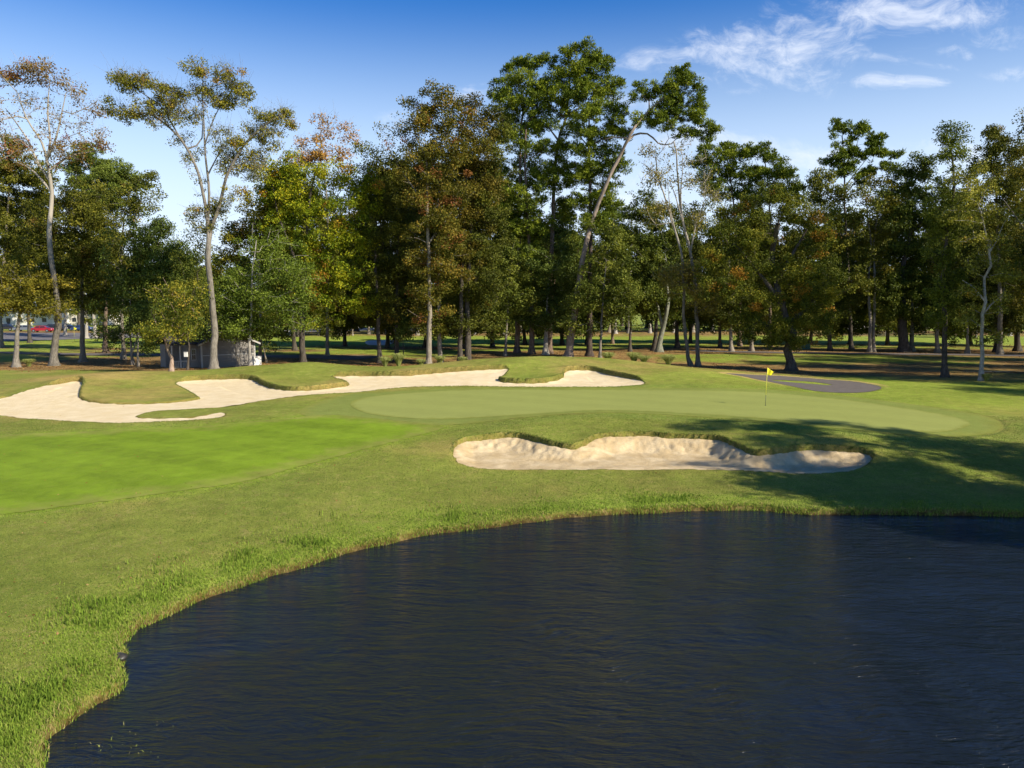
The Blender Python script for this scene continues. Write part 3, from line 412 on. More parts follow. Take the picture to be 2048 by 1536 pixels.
tr('oak_tree', 'tall brown-gold tree with pointed top behind the silvery trunk at the right edge', 92, .4, [(2000, 706), (1998, 600), (1995, 480), (1992, 380), (1988, 310)], [[(1994, 420), (2015, 360), (2025, 330)]], [(1990, 258, 14, 12), (1985, 275, 22, 14), (2005, 285, 22, 14), (1975, 305, 28, 18), (2020, 310, 26, 18), (1960, 330, 22, 16), (2000, 335, 38, 22), (1985, 375, 40, 28), (2035, 360, 30, 30), (2025, 410, 38, 35), (1985, 450, 35, 35), (2030, 480, 38, 35), (1955, 400, 28, 28), (2010, 540, 38, 35), (2040, 580, 35, 35), (2020, 640, 38, 28)], 'brownolive', 'pale')
tr('oak_tree', 'pale-limbed olive tree cut by the right edge of the view', 78, .34, [(2075, 722), (2075, 620), (2072, 520), (2060, 450), (2050, 380)], [[(2068, 490), (2030, 440), (1995, 400)]], [(2040, 240, 16, 12), (2055, 265, 26, 18), (2048, 300, 22, 20), (2060, 350, 35, 30), (2050, 410, 30, 28, .7), (2070, 480, 35, 35), (2050, 550, 30, 30), (2070, 610, 35, 30)], 'olive', 'pale')
tr('oak_tree', 'short trunk in shade just right of the near dark-barked trunk', 94, .3, [(1935, 706), (1934, 670), (1936, 610)], [], [(1935, 560, 35, 35), (1925, 610, 35, 30), (1955, 600, 30, 30), (1940, 500, 32, 35)], 'dark', 'pale')
tr('oak_tree', 'dark-leaved tree behind the silvery trunk at the right edge', 97, .5, [(1995, 700), (1994, 660), (1990, 600), (1985, 520)], [], [(1960, 480, 30, 35), (1975, 560, 35, 35), (2000, 600, 30, 30), (1960, 620, 30, 28)], 'dark', 'dark')
tr('oak_tree', 'dark tree closing the view low at the right edge', 99, .5, [(2035, 700), (2034, 660), (2036, 600), (2040, 500)], [], [(2040, 540, 35, 40), (2050, 600, 35, 35), (2025, 640, 30, 20), (2050, 460, 35, 40)], 'darkgreen', 'dark')
# dark filling trees of the middle distance
FILL = [('dark green tree filling the wood between the shed and the yellow maple', 590, 100, 330, 'oliveg'), ('dark crown behind the right side of the yellow maple', 690, 112, 420, 'oliveg'), ('shadowy tree between the yellow maple and the russet-topped tree', 775, 106, 330, 'darkbrown'),
        ('shadowy broad tree behind the russet-topped tree', 850, 108, 300, 'dark'), ('shadowy tree behind the two close black trunks', 925, 104, 290, 'dark'), ('dense dark tree between the black trunks and the first pine', 985, 110, 330, 'darkgreen'),
        ('dense dark tree behind the two left pines', 1050, 118, 400, 'darkgreen'), ('dense dark tree behind the tallest pine', 1125, 116, 420, 'darkgreen'), ('dark tree behind the foot of the leaning pine', 1175, 118, 470, 'dark'), ('dark tree behind the bare twin stems', 1380, 122, 440, 'darkgreen'),
        ('dark tree rising directly behind the orange-flecked oak', 1500, 118, 400, 'dark'), ('dark tree behind the right shoulder of the orange-flecked oak', 1620, 116, 420, 'dark'), ('dark tree behind the tall airy pine', 1700, 118, 430, 'darkgreen'), ('olive tree behind the twin tall pale trunks', 1775, 114, 390, 'oliveg'),
        ('dark tree behind the pale flared trunk on the right', 1890, 112, 390, 'darkgreen'), ('dark tree in the gap left of the silvery trunk', 1940, 116, 400, 'dark'), ('shadowy tree behind the pale-limbed tree at the right edge', 2060, 110, 380, 'dark'), ('grey-green tree behind the gap at far left', 60, 122, 430, 'brownolive'), ('dark tree behind the twin pale stems left of the shed', 210, 104, 470, 'oliveg'), ('olive tree peeping behind the lone tall trunk', 350, 116, 480, 'green')]
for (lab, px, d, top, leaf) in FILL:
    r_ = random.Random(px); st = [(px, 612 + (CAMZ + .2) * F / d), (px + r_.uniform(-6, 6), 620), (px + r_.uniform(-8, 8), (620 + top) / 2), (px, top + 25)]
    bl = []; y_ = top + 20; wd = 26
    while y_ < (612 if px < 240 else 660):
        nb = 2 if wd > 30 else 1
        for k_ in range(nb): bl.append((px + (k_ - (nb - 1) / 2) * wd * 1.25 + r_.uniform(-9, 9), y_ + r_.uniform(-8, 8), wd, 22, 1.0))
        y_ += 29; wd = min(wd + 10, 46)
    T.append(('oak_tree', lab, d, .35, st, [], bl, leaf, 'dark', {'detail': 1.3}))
for t_ in T: p_ = at_d(t_[4][0][0], t_[4][0][1], t_[2]); TREE_BASES.append((p_[0], p_[1]))
# ---------------------------------------------------------------- ground materials
def new_mat(name):
    m = bpy.data.materials.new(name); m.use_nodes = True; return m, NT(m.node_tree)
def principled(t, rough=.8, spec=.3):
    p = t.n('ShaderNodeBsdfPrincipled'); o = t.n('ShaderNodeOutputMaterial'); t.l(p.outputs[0], o.inputs[0])
    p.inputs['Roughness'].default_value = rough; p.inputs['Specular IOR Level'].default_value = spec; return p
def bump(t, h, strength, dist, p):
    b = t.n('ShaderNodeBump'); b.inputs['Strength'].default_value = strength; b.inputs['Distance'].default_value = dist
    t.l(h, b.inputs['Height']); t.l(b.outputs[0], p.inputs['Normal']); return b
def simple(name, col, rough=.6, spec=.3, var=.12, scale=6, metallic=0.0):
    m, t = new_mat(name); p = principled(t, rough, spec); g = t.n('ShaderNodeNewGeometry')
    nn = t.noise(g.outputs['Position'], scale, 4); f = t.mapr(nn, .3, .7, 1 - var, 1 + var, False)
    v = t.n('ShaderNodeVectorMath', operation='SCALE'); v.inputs[0].default_value = col; t.l(f, v.inputs['Scale']); t.l(v.outputs[0], p.inputs['Base Color'])
    p.inputs['Metallic'].default_value = metallic; return m

def turf(name, attr=True, edge=0.0, col=(.2, .3, .05), fine=.35, patch=.2, stripes=0.0, tan=.25, bmp=.5):
    m, t = new_mat(name); p = principled(t, .9, .12); g = t.n('ShaderNodeNewGeometry'); P = g.outputs['Position']
    if attr:
        a = t.n('ShaderNodeAttribute', attribute_name='tint'); c = a.outputs['Color']
    else:
        r = t.n('ShaderNodeRGB'); r.outputs[0].default_value = (*col, 1); c = r.outputs[0]
    if edge:
        e_ = t.n('ShaderNodeAttribute', attribute_name='edge'); en = t.math('ADD', e_.outputs['Fac'], t.mapr(t.noise(P, 1.3, 5, .65), .25, .75, -edge * .6, edge * .6, False))
        c = t.mix(t.mapr(en, -edge * .3, edge, 0, 1), (.205, .225, .045), c)
    f1 = t.noise(P, 14, 5, .7); f2 = t.noise(P, 1.4, 5, .6, .5); f3 = t.noise(P, .22, 4, .5); f4 = t.noise(P, 55, 2, .6)
    k = t.math('ADD', t.mapr(f1, .25, .75, -fine, fine, False), t.mapr(f2, .3, .7, -patch, patch, False))
    k = t.math('ADD', k, t.mapr(f3, .35, .65, -patch * .6, patch * .6, False)); k = t.math('ADD', k, t.mapr(f4, .25, .75, -fine * .8, fine * .8, False))
    if stripes:
        s = t.n('ShaderNodeTexWave', wave_type='BANDS', bands_direction='X'); t.l(t.mapping(P, rot=(0, 0, math.radians(-62))), s.inputs['Vector'])
        s.inputs['Scale'].default_value = .11; s.inputs['Distortion'].default_value = 1.6; s.inputs['Detail'].default_value = 2; s.inputs['Detail Scale'].default_value = .6
        k = t.math('ADD', k, t.mapr(s.outputs['Fac'], .3, .7, -stripes, stripes))
    k = t.math('MAXIMUM', t.math('ADD', k, 1.0), .25)
    c2 = t.mix(t.mapr(t.noise(t.mapping(P, loc=(7, 3, 1)), 3.2, 6, .7, .3), .48, .72, 0, tan), c, t.mix(.6, c, (.36, .27, .11)))
    v = t.n('ShaderNodeVectorMath', operation='SCALE'); t.l(c2, v.inputs[0]); t.l(k, v.inputs['Scale']); t.l(v.outputs[0], p.inputs['Base Color'])
    bump(t, t.math('ADD', t.math('MULTIPLY', f4, .5), f1), bmp, .035, p)
    return m
M_ground = turf('rough_turf', True, fine=.32, patch=.2, tan=.8, bmp=1.0)
M_green = turf('putting_turf', False, .5, (.255, .285, .078), fine=.07, patch=.035, stripes=.02, tan=.1, bmp=.12)
M_collar = turf('collar_turf', False, .9, (.185, .225, .05), fine=.12, patch=.10, tan=.3, bmp=.4)
M_fair = turf('fairway_turf', False, 1.6, (.158, .240, .015), fine=.1, patch=.14, stripes=.05, tan=.12, bmp=.35)

def sand_mat(name, c0, c1, rake=.3):
    m, t = new_mat(name); p = principled(t, .95, .1); g = t.n('ShaderNodeNewGeometry'); P = g.outputs['Position']
    a = t.noise(P, 1.1, 6, .65, .4); b = t.noise(P, 26, 3, .7); a3 = t.noise(P, 6, 5, .7)
    c = t.mix(t.mapr(a, .35, .68), c0, c1); dk = t.mapr(a3, .66, .78, 1.0, .8); 
    v = t.n('ShaderNodeVectorMath', operation='SCALE'); t.l(c, v.inputs[0]); t.l(t.math('MULTIPLY', dk, t.mapr(b, .2, .8, .93, 1.06, False)), v.inputs['Scale']); t.l(v.outputs[0], p.inputs['Base Color'])
    wv_ = t.n('ShaderNodeTexWave', wave_type='BANDS', bands_direction='Y'); t.l(P, wv_.inputs['Vector']); wv_.inputs['Scale'].default_value = 3.2; wv_.inputs['Distortion'].default_value = 5; wv_.inputs['Detail'].default_value = 3; wv_.inputs['Detail Scale'].default_value = 1.3
    h = t.math('ADD', t.math('MULTIPLY', wv_.outputs['Fac'], rake), t.math('ADD', t.math('MULTIPLY', a3, 1.2), t.math('MULTIPLY', b, .4)))
    bump(t, h, .6, .05, p); return m
M_sandb = sand_mat('pale_sand', (.66, .535, .33), (.72, .605, .41), .2)
M_sandn = sand_mat('tan_sand', (.47, .355, .20), (.60, .485, .31), .25)

M_asphalt, t = new_mat('asphalt'); p = principled(t, .9, .2); g = t.n('ShaderNodeNewGeometry')
t.l(t.ramp(t.noise(g.outputs['Position'], 2.5, 8, .7), [(.3, (.11, .095, .09)), (.7, (.155, .138, .128))]), p.inputs['Base Color']); bump(t, t.noise(g.outputs['Position'], 60, 3), .4, .01, p)

# ---------------------------------------------------------------- ground sheet
def mixc(c, k, col):
    return c * (1 - k[..., None]) + np.array(col) * k[..., None]
def ground_tint(x, y, b, s1, s2, sp, nz):
    n1 = vnoise(x, y, 6, 21, 3); n2 = vnoise(x, y, 1.6, 22, 3)
    c = np.ones(x.shape + (3,)) * np.array([.155, .205, .048])
    c = mixc(c, ss(n1 + .5 * n2, -.1, .8) * .8, (.245, .22, .095))
    c = mixc(c, ss(-n1 + .4 * n2, .1, .8) * .5, (.115, .19, .038))
    c = mixc(c, np.exp(-np.clip(-sdf(g_fair, x, y, 3.), 0, 9) / .5) * .8, (.15, .26, .025))
    nearsand = np.exp(-np.clip(-np.maximum(s1, s2), 0, 9) / .55)
    c = mixc(c, nearsand * .35 * ss(n2, -.3, .4), (.26, .215, .09))
    c = mixc(c, ss(np.maximum(s1, s2), -.10, .02) * .7, (.14, .12, .05))
    ring = sdf(g_collar, x, y, 6.)
    c = mixc(c, np.exp(-((ring + .9) / .8) ** 2) * .55 * ss(x, -12, 8), (.12, .20, .05))
    c = mixc(c, np.exp(-((ring + .18) / .12) ** 2) * .6 * ss(x, 12, 17), (.06, .10, .03))
    # lush and lighter grass right of the green
    c = mixc(c, ss(x, 8, 22) * ss(y, 38, 44) * (1 - ss(y, 58, 64)) * .7, (.165, .255, .04))
    # shore band: lusher, then straw and mud at the lip
    c = mixc(c, ss(sp, -2.2, -.7) * ss(n2 + .3, -.3, .5) * .7, (.16, .26, .04))
    c = mixc(c, ss(sp, -.25, -.04) * (.4 + .4 * n2), (.20, .15, .06))
    c = mixc(c, ss(sp, -.10, .02), (.055, .042, .018))
    # woodland floor: leaf litter near trunks and in bands
    lit = np.zeros(x.shape)
    m = (y > 52)
    xs, ys = x[m], y[m]; L = np.zeros(len(xs))
    for (tx, ty) in TREE_BASES:
        L += np.exp(-(((xs - tx) / 5.5) ** 2 + ((ys - ty) / 3.6) ** 2))
    lit[m] = np.clip(L * 1.3, 0, 1.2)
    back = ss(y, 66, 69) * (1 - ss(y, 88, 100)) * .45
    lit = lit + back + .95 * ss(y, 140, 156) * (1 - ss(y, 175, 190)) + .55 * ss(x, 14, 22) * ss(y, 63, 67) * (1 - ss(y, 74, 80)) + .6 * ss(y, 91, 96) * (1 - ss(y, 103, 110)) * ss(x, -5, 10)
    lit = lit * (1 - ss(-ring, 0, .1) * 0)
    k = ss(lit + .55 * n2 + .35 * n1, .25, .95) * ss(y, 55, 67)
    k = k * (1 - (b > .28) * (y < 67))
    lc = np.ones(x.shape + (3,)) * np.array([.20, .135, .075]); lc = mixc(lc, ss(nz + n2, -.2, .7), (.12, .08, .045)); lc = mixc(lc, ss(-nz, .0, .5) * .5, (.26, .20, .11))
    c = c * (1 - k[..., None] * .92) + lc * k[..., None] * .92
    wood = ss(y, 66, 70) * (1 - k); c = mixc(c, wood * .6, (.15, .24, .035))
    c = mixc(c, ss(y, 108, 116) * (1 - ss(y, 140, 152)) * .8, (.18, .27, .045))
    # bare pale dirt shoulder above the cart path and under the right-hand trees
    dirt = np.exp(-((sdf(g_path, x, y, 3.) + .35) / .3) ** 2) * ss(y, 52, 57)
    c = mixc(c, dirt * .75, (.42, .33, .2))
    dx, dy = at_z(1985, 742, -.2); c = mixc(c, np.exp(-(((x - dx) / 1.3) ** 2 + ((y - dy) / .5) ** 2)), (.5, .46, .42))
    dx, dy = at_z(140, 760, .1); c = mixc(c, np.exp(-(((x - dx) / 5) ** 2 + ((y - dy) / 2.2) ** 2)) * .75, (.33, .25, .13))
    return c * np.array([1.28, 1.12, .8])
tint = ground_tint(GX, GY, GB, S1, S2, SP, NZ)
tint4 = np.concatenate([tint, np.ones(tint.shape[:2] + (1,))], -1).reshape(-1, 4)
allv = np.stack([GX, GY, GZ], -1).reshape(-1, 3)
o = link('ground', make_mesh('ground', allv, quads, M_ground, True, {'tint': ('POINT', 'FLOAT_COLOR', tint4)}))
tag(o, 'mown golf course turf with mounds, rough grass and leaf litter', 'ground', kind='structure')

def sheet(name, poly, step, zfun, mat, label, cat, holes=(), lift=.012, kind='structure'):
    """a sheet cut to the outline: grid cells inside, their border vertices drawn onto the outline"""
    lo, hi = poly.min(0) - step * 2, poly.max(0) + step * 2
    xs = np.arange(lo[0], hi[0], step); ys = np.arange(lo[1], hi[1], step); X_, Y_ = np.meshgrid(xs, ys)
    s = sdf(poly, X_, Y_, 1.5)
    for h in holes: s = np.minimum(s, -sdf(h, X_, Y_, 1.5))
    ins = s > 0; idn = np.arange(X_.size).reshape(X_.shape)
    q = np.stack([idn[:-1, :-1], idn[:-1, 1:], idn[1:, 1:], idn[1:, :-1]], -1).reshape(-1, 4)
    use = ins.ravel()[q].sum(1) >= 2; q = q[use]
    gy_, gx_ = np.gradient(s, step); g2 = gx_ ** 2 + gy_ ** 2 + 1e-6
    mv = (s <= 0) & (s > -step * 1.6)
    X2 = np.where(mv, X_ - gx_ / g2 * s, X_); Y2 = np.where(mv, Y_ - gy_ / g2 * s, Y_)
    used = np.unique(q); remap = np.full(X_.size, -1); remap[used] = np.arange(len(used))
    x, y = X2.ravel()[used], Y2.ravel()[used]; z = zfun(x, y) + lift
    o = link(name, make_mesh(name, np.stack([x, y, z], -1), remap[q], mat, True, {'edge': ('POINT', 'FLOAT', np.maximum(s.ravel()[used], 0))}))
    return tag(o, label, cat, kind=kind)
from_grid = lambda x, y: ground(x, y)
def from_grid(x, y):                           # height of the ground mesh itself (bilinear), so sheets never sink through it
    i = np.clip(np.searchsorted(gx, x) - 1, 0, nxg - 2); j = np.clip(np.searchsorted(gy, y) - 1, 0, nyg - 2)
    fx = (x - gx[i]) / (gx[i + 1] - gx[i]); fy = (y - gy[j]) / (gy[j + 1] - gy[j])
    return (GZ[j, i] * (1 - fx) + GZ[j, i + 1] * fx) * (1 - fy) + (GZ[j + 1, i] * (1 - fx) + GZ[j + 1, i + 1] * fx) * fy
def gz(x, y): return float(from_grid(np.array([float(x)]), np.array([float(y)]))[0])

sheet('collar', g_collar, .2, from_grid, M_collar, 'slightly darker mown collar ringing the putting green', 'collar', lift=.012)
sheet('putting_green', g_green, .2, from_grid, M_green, 'smooth pale putting green around the yellow flag', 'putting green', lift=.020)
sheet('fairway', g_fair, .2, from_grid, M_fair, 'bright green striped fairway at the left', 'fairway', lift=.016)
sheet('cart_path', g_path, .14, from_grid, M_asphalt, 'dark asphalt cart path turnaround right of the mound', 'path', holes=[g_isle], lift=.02)

def sand_near(x, y):
    b = base(x, y); s = sdf(g_near, x, y, 3.); nz = vnoise(x, y, .5, 9, 3); s = s + nz * .07
    floor = -1.0 + .05 * vnoise(x, y, 1.6, 31, 2)
    lipz = b - .04 - .16 * ss(b, -.85, -.45)
    up = np.clip(lipz - floor, 0, 2)
    width = 1.15 + .35 * vnoise(x, y, 2.2, 33, 1)
    prof = 1 - ss(s / width, 0, 1)
    face = ss(up, .05, .35) * np.exp(-((s - .45) / .5) ** 2)
    z = np.minimum(b + .01, floor) + up * prof + face * (.07 * vnoise(x, y, .7, 35, 3) + .07 * vnoise(x, y, .22, 36, 2))
    return z + .018 * vnoise(x, y, .3, 37, 2)
sheet('sand_bunker', g_near, .07, sand_near, M_sandn, 'deep tan sand bunker between the green and the pond', 'sand bunker', lift=.0)
def sand_back(x, y):
    b = base(x, y); s = sdf(g_back, x, y, 3.)
    lip = .03 + .14 * ss(y, 47, 56) * ss(s - sdf(g_back, x, y + .7, 3.), -.1, .4)
    return b - lip * (.45 + .55 * ss(s, 0, .8)) + .02 * vnoise(x, y, .6, 41, 3) + .05 * np.exp(-np.clip(s, 0, 9) / .3) * vnoise(x, y, .4, 43, 2)
sheet('sand_bunker', g_back, .12, sand_back, M_sandb, 'long pale sand bunker winding behind the green', 'sand bunker', lift=.0)

# far sheets: roads, sand, car park on flat ground
def quad_px(P, z): return np.array([at_z(px, py, z) for px, py in P])
def flat_sheet(name, poly, mat, label, cat, lift=.03, step=.6):
    return sheet(name, poly, step, from_grid, mat, label, cat, lift=lift)
M_paved = simple('worn_asphalt', (.16, .15, .155), .9, .2, .2, 1.2)
flat_sheet('car_park', quad_px(spline([(-120, 684), (60, 681), (200, 677), (330, 674), (330, 668), (100, 666), (-120, 667)], True, 4), -.2), M_paved, 'grey asphalt car park behind the trees at far left', 'car park', .05, 1.0)
flat_sheet('road', quad_px(spline([(560, 665.5), (700, 662), (860, 660), (860, 656), (700, 657), (560, 659)], True, 4), -.2), simple('pale_road', (.34, .33, .33), .9, .2, .1, .6), 'pale distant road behind the far tree row', 'road', .05, 1.2)
flat_sheet('service_path', quad_px(spline([(700, 719), (600, 716), (400, 713), (100, 709), (0, 706), (0, 703), (100, 705.5), (400, 708), (600, 711), (760, 713)], True, 4), -.2), M_asphalt, 'shaded asphalt cart path behind the white shed', 'path', .05, .3)
flat_sheet('woodland_path', quad_px(spline([(1400, 703.5), (1560, 706.5), (1750, 709), (2150, 713), (2600, 716), (2600, 712), (2150, 709.5), (1750, 706), (1560, 704), (1400, 701)], True, 4), -.2), M_asphalt, 'thin grey cart path crossing under the right-hand trees', 'path', .05, .3)
M_fsand = sand_mat('far_sand', (.7, .66, .6), (.75, .7, .64), .1)
def mound_sheet(name, px, py, rx, d, h, label):
    c = at_d(px, py, d); a = np.linspace(0, 2 * math.pi, 28, endpoint=False); hw = rx / F * d
    V_ = [(c[0], d, 0)]; 
    for k, r in enumerate((.5, 1.0)):
        for t_ in a: V_.append((c[0] + hw * r * math.cos(t_) * (1 + .12 * math.sin(3 * t_)), d + 2.6 * r * math.sin(t_), 0))
    V_ = np.array(V_); V_[:, 2] = from_grid(V_[:, 0], V_[:, 1]) + .08 + h * ss(V_[:, 1], d - 2.6, d + 2.6)
    f3 = [(0, 1 + k, 1 + (k + 1) % 28) for k in range(28)]; f4 = [(1 + k, 29 + k, 29 + (k + 1) % 28, 1 + (k + 1) % 28) for k in range(28)]
    return tag(link(name, make_mesh(name, V_, [np.array(f3), np.array(f4)], M_fsand, True)), label, 'sand bunker', kind='structure')
mound_sheet('sand_bunker', 1713, 658, 26, 185, 1.0, 'tiny white sand bunker far behind the trees on the right')
mound_sheet('sand_bunker', 760, 689, 30, 116, .6, 'thin pale sliver of sand beyond the dark trunks')

# ---------------------------------------------------------------- pond
M_water, t = new_mat('pond_water'); p = principled(t, .07, .5); p.inputs['IOR'].default_value = 1.333
p.inputs['Base Color'].default_value = (.009, .0132, .020, 1); g = t.n('ShaderNodeNewGeometry'); P = g.outputs['Position']
wn_ = t.n('ShaderNodeTexNoise'); t.l(P, wn_.inputs['Vector']); wn_.inputs['Scale'].default_value = .35; wn_.inputs['Detail'].default_value = 2
wv2 = t.n('ShaderNodeVectorMath', operation='MULTIPLY_ADD'); t.l(wn_.outputs['Color'], wv2.inputs[0]); wv2.inputs[1].default_value = (1.6, 1.0, 0); t.l(P, wv2.inputs[2]); WP = wv2.outputs[0]
h1 = t.noise(t.mapping(WP, rot=(0, 0, .10), scale=(1.3, 5.0, 1)), 1.0, 3, .5, .3)
h2 = t.noise(t.mapping(WP, rot=(0, 0, -.16), scale=(3.8, 12.5, 1)), 1.0, 4, .6, .5)
h3 = t.noise(t.mapping(WP, rot=(0, 0, .3), scale=(9, 22, 1)), 1.0, 3, .6, .2)
gust = t.mapr(t.noise(t.mapping(P, scale=(.16, .3, 1)), 1.0, 3, .6, .8), .3, .7, .45, 1.25)
calm = t.n('ShaderNodeAttribute', attribute_name='calm')
hh = t.math('ADD', t.math('MULTIPLY', h1, 1.0), t.math('ADD', t.math('MULTIPLY', h2, .45), t.math('MULTIPLY', h3, .07)))
hh = t.math('MULTIPLY', hh, t.math('MULTIPLY', gust, calm.outputs['Fac'])); bump(t, hh, 1.0, .135, p)
wx = axis(-12, 30, .25, (-200, 200), 1.12); wy = axis(5, 34, .25, (-120, 60), 1.12); WX, WY = np.meshgrid(wx, wy)
sp_ = sdf(g_pond, WX, WY, 3.); idw = np.arange(WX.size).reshape(WX.shape)
q = np.stack([idw[:-1, :-1], idw[:-1, 1:], idw[1:, 1:], idw[1:, :-1]], -1).reshape(-1, 4)
q = q[(sp_.ravel()[q] > -1.0).any(1)]
calmv = .55 + .45 * ss(sp_, 0, 2.5)
o = link('pond', make_mesh('pond', np.stack([WX, WY, np.full(WX.shape, WATER)], -1).reshape(-1, 3), q, M_water, True, {'calm': ('POINT', 'FLOAT', calmv)}))
tag(o, 'dark rippled pond water in the foreground', 'pond', kind='structure')

# ---------------------------------------------------------------- grass blades (countless)
def blade_mat(name, stops):
    m, t = new_mat(name); a = t.n('ShaderNodeAttribute', attribute_name='tone'); c = t.ramp(a.outputs['Fac'], stops)
    d = t.n('ShaderNodeBsdfDiffuse'); tr = t.n('ShaderNodeBsdfTranslucent'); mx = t.n('ShaderNodeMixShader'); mx.inputs[0].default_value = .3
    t.l(c, d.inputs[0]); t.l(c, tr.inputs[0]); t.l(d.outputs[0], mx.inputs[1]); t.l(tr.outputs[0], mx.inputs[2])
    o_ = t.n('ShaderNodeOutputMaterial'); t.l(mx.outputs[0], o_.inputs[0]); return m
def blades(name, xy, z0, hgt, wid, lean, tone, mat, label, cat):
    n = len(xy); a = rng.uniform(0, 2 * math.pi, n); la = rng.uniform(0, 2 * math.pi, n); L = lean * rng.uniform(.2, 1, n) * hgt
    b0 = np.stack([xy[:, 0], xy[:, 1], z0 - .01], -1); dx = np.stack([np.cos(a) * wid / 2, np.sin(a) * wid / 2, 0 * a], -1)
    mid = b0 + np.stack([np.cos(la) * L * .3, np.sin(la) * L * .3, hgt * .6], -1); tip = b0 + np.stack([np.cos(la) * L, np.sin(la) * L, hgt * (1 - .25 * L / hgt)], -1)
    V_ = np.stack([b0 - dx, b0 + dx, mid + dx * .7, mid - dx * .7, tip], 1).reshape(-1, 3); i = np.arange(n)[:, None] * 5
    q_ = i + np.array([[0, 1, 2, 3]]); t3 = i + np.array([[3, 2, 4]])
    o_ = link(name, make_mesh(name, V_, [q_, t3], mat, False, {'tone': ('FACE', 'FLOAT', np.concatenate([tone, tone]))}))
    return tag(o_, label, cat, kind='stuff')
M_blade = blade_mat('grass_blades', [(0, (.09, .15, .02)), (.35, (.18, .27, .035)), (.65, (.27, .36, .055)), (.85, (.34, .34, .10)), (1, (.38, .29, .13))])
M_short = blade_mat('rough_blades', [(0, (.09, .15, .03)), (.4, (.16, .22, .045)), (.7, (.23, .26, .075)), (1, (.36, .30, .15))])
def scatter_px(n, x0, x1, y0, y1, pw=1.0):     # random ground points, denser towards the viewer
    y = y0 * (y1 / y0) ** (rng.random(n) ** pw); xx = (rng.random(n) * (x1 - x0) + x0) * y; return xx, y
# tall lush band along the shore
xx, yy = scatter_px(900000, -.95, .78, 8.5, 40)
s_ = sdf(g_pond, xx, yy, 4.); dn = vnoise(xx, yy, .9, 51, 3)
left = 1 - ss(xx, 4, 9); wband = .75 + .75 * left
pr = (s_ < .03) * (s_ > -3.6) * np.exp(-(np.clip(-s_ - .1, 0, 9) / wband) ** 2) * ss(dn, -1.1 + .5 * ss(-s_, .3, 2), .1)
keep = rng.random(len(xx)) < pr * .62; xx, yy, s_, dn = xx[keep], yy[keep], s_[keep], dn[keep]
h = (.06 + .16 * ss(dn, -.1, .8) * ss(-s_, .05, .6)) * rng.uniform(.6, 1.3, len(xx)) * (1 - .35 * ss(xx, 4, 9)); h = np.where(s_ > -.12, .09, h)
tone = np.clip(.45 + .25 * rng.standard_normal(len(xx)) * .8 - .2 * ss(dn, 0, .8) + .35 * ss(s_, -.2, .0), 0, 1)
blades('shore_grass', np.stack([xx, yy], -1), np.maximum(from_grid(xx, yy), WATER), h, .008 + .0007 * yy, .7, tone, M_blade, 'tall lush grass fringing the edge of the pond', 'grass')
ds_ = np.diff(g_shore, axis=0); ln_ = np.hypot(ds_[:, 0], ds_[:, 1]); k_ = np.repeat(np.arange(len(ds_)), (ln_ * np.clip(5200 / (g_shore[:-1, 1] + 3), 120, 420)).astype(int))
pts = g_shore[k_] + ds_[k_] * rng.random((len(k_), 1)) + rng.normal(0, .085, (len(k_), 2)); sk = sdf(g_pond, pts[:, 0], pts[:, 1], 2.); cl_ = vnoise(pts[:, 0], pts[:, 1], .45, 55, 3); ok = (sk < .10 + .12 * cl_) & (rng.random(len(pts)) < ss(cl_, -.9, .1)); pts, cl_ = pts[ok], cl_[ok]
blades('shore_edge_grass', pts, np.maximum(from_grid(pts[:, 0], pts[:, 1]), WATER - .01), rng.uniform(.05, .15, len(pts)) * (1 + .6 * cl_), .008 + .0007 * pts[:, 1], 1.1, np.clip(.55 + .28 * rng.standard_normal(len(pts)), 0, 1), M_blade, 'matted grass and straw hanging over the waterline', 'grass')
xx, yy = scatter_px(620000, -.8, .78, 9, 40, .9)
ok = (sdf(g_pond, xx, yy, 2.) < -.05) & (sdf(g_fair, xx, yy, 2.) < 0) & (sdf(g_collar, xx, yy, 2.) < -.1) & (sdf(g_near, xx, yy, 2.) < -.02) & (sdf(g_back, xx, yy, 2.) < -.02)
xx, yy = xx[ok], yy[ok]
tone = np.clip(.45 + .22 * rng.standard_normal(len(xx)) + .3 * vnoise(xx, yy, 1.2, 61, 3), 0, 1)
blades('rough_grass', np.stack([xx, yy], -1), from_grid(xx, yy), rng.uniform(.02, .045, len(xx)), .006 + .0006 * yy, 1.2, tone, M_short, 'short mown rough grass on the bank and around the bunkers', 'grass')
print('rough blades', len(xx))
# shaggy overhanging lips of both bunkers
LX, LY, LH = [], [], []
for poly, hh_ in ((g_near, .09), (g_back, .07)):
    d_ = np.roll(poly, -1, 0) - poly; ln = np.hypot(d_[:, 0], d_[:, 1]); cnt = (ln * 190).astype(int)
    for a_, dd, c_ in zip(poly, d_, cnt):
        t_ = rng.random(c_)[:, None]; pts = a_ + dd * t_ + rng.normal(0, .05, (c_, 2)); LX.append(pts[:, 0]); LY.append(pts[:, 1]); LH.append(np.full(c_, hh_))
xx, yy, hh_ = map(np.concatenate, (LX, LY, LH)); bb = base(xx, yy)
s_n = np.maximum(sdf(g_near, xx, yy, 2.), sdf(g_back, xx, yy, 2.)); ok = s_n < .04; xx, yy, hh_, bb = xx[ok], yy[ok], hh_[ok], bb[ok]
lowf = np.where(yy < 40, ss(bb, -.88, -.5), ss(yy, 44, 52)); hh_ = hh_ * (.25 + .75 * lowf) * rng.uniform(.5, 1.2, len(xx))
tone = np.clip(.5 + .3 * rng.standard_normal(len(xx)), 0, 1)
blades('bunker_edge_grass', np.stack([xx, yy], -1), from_grid(xx, yy) - .01, hh_, .02 + .0004 * yy, 1.3, tone, M_short, 'shaggy grass overhanging the lips of the bunkers', 'grass')
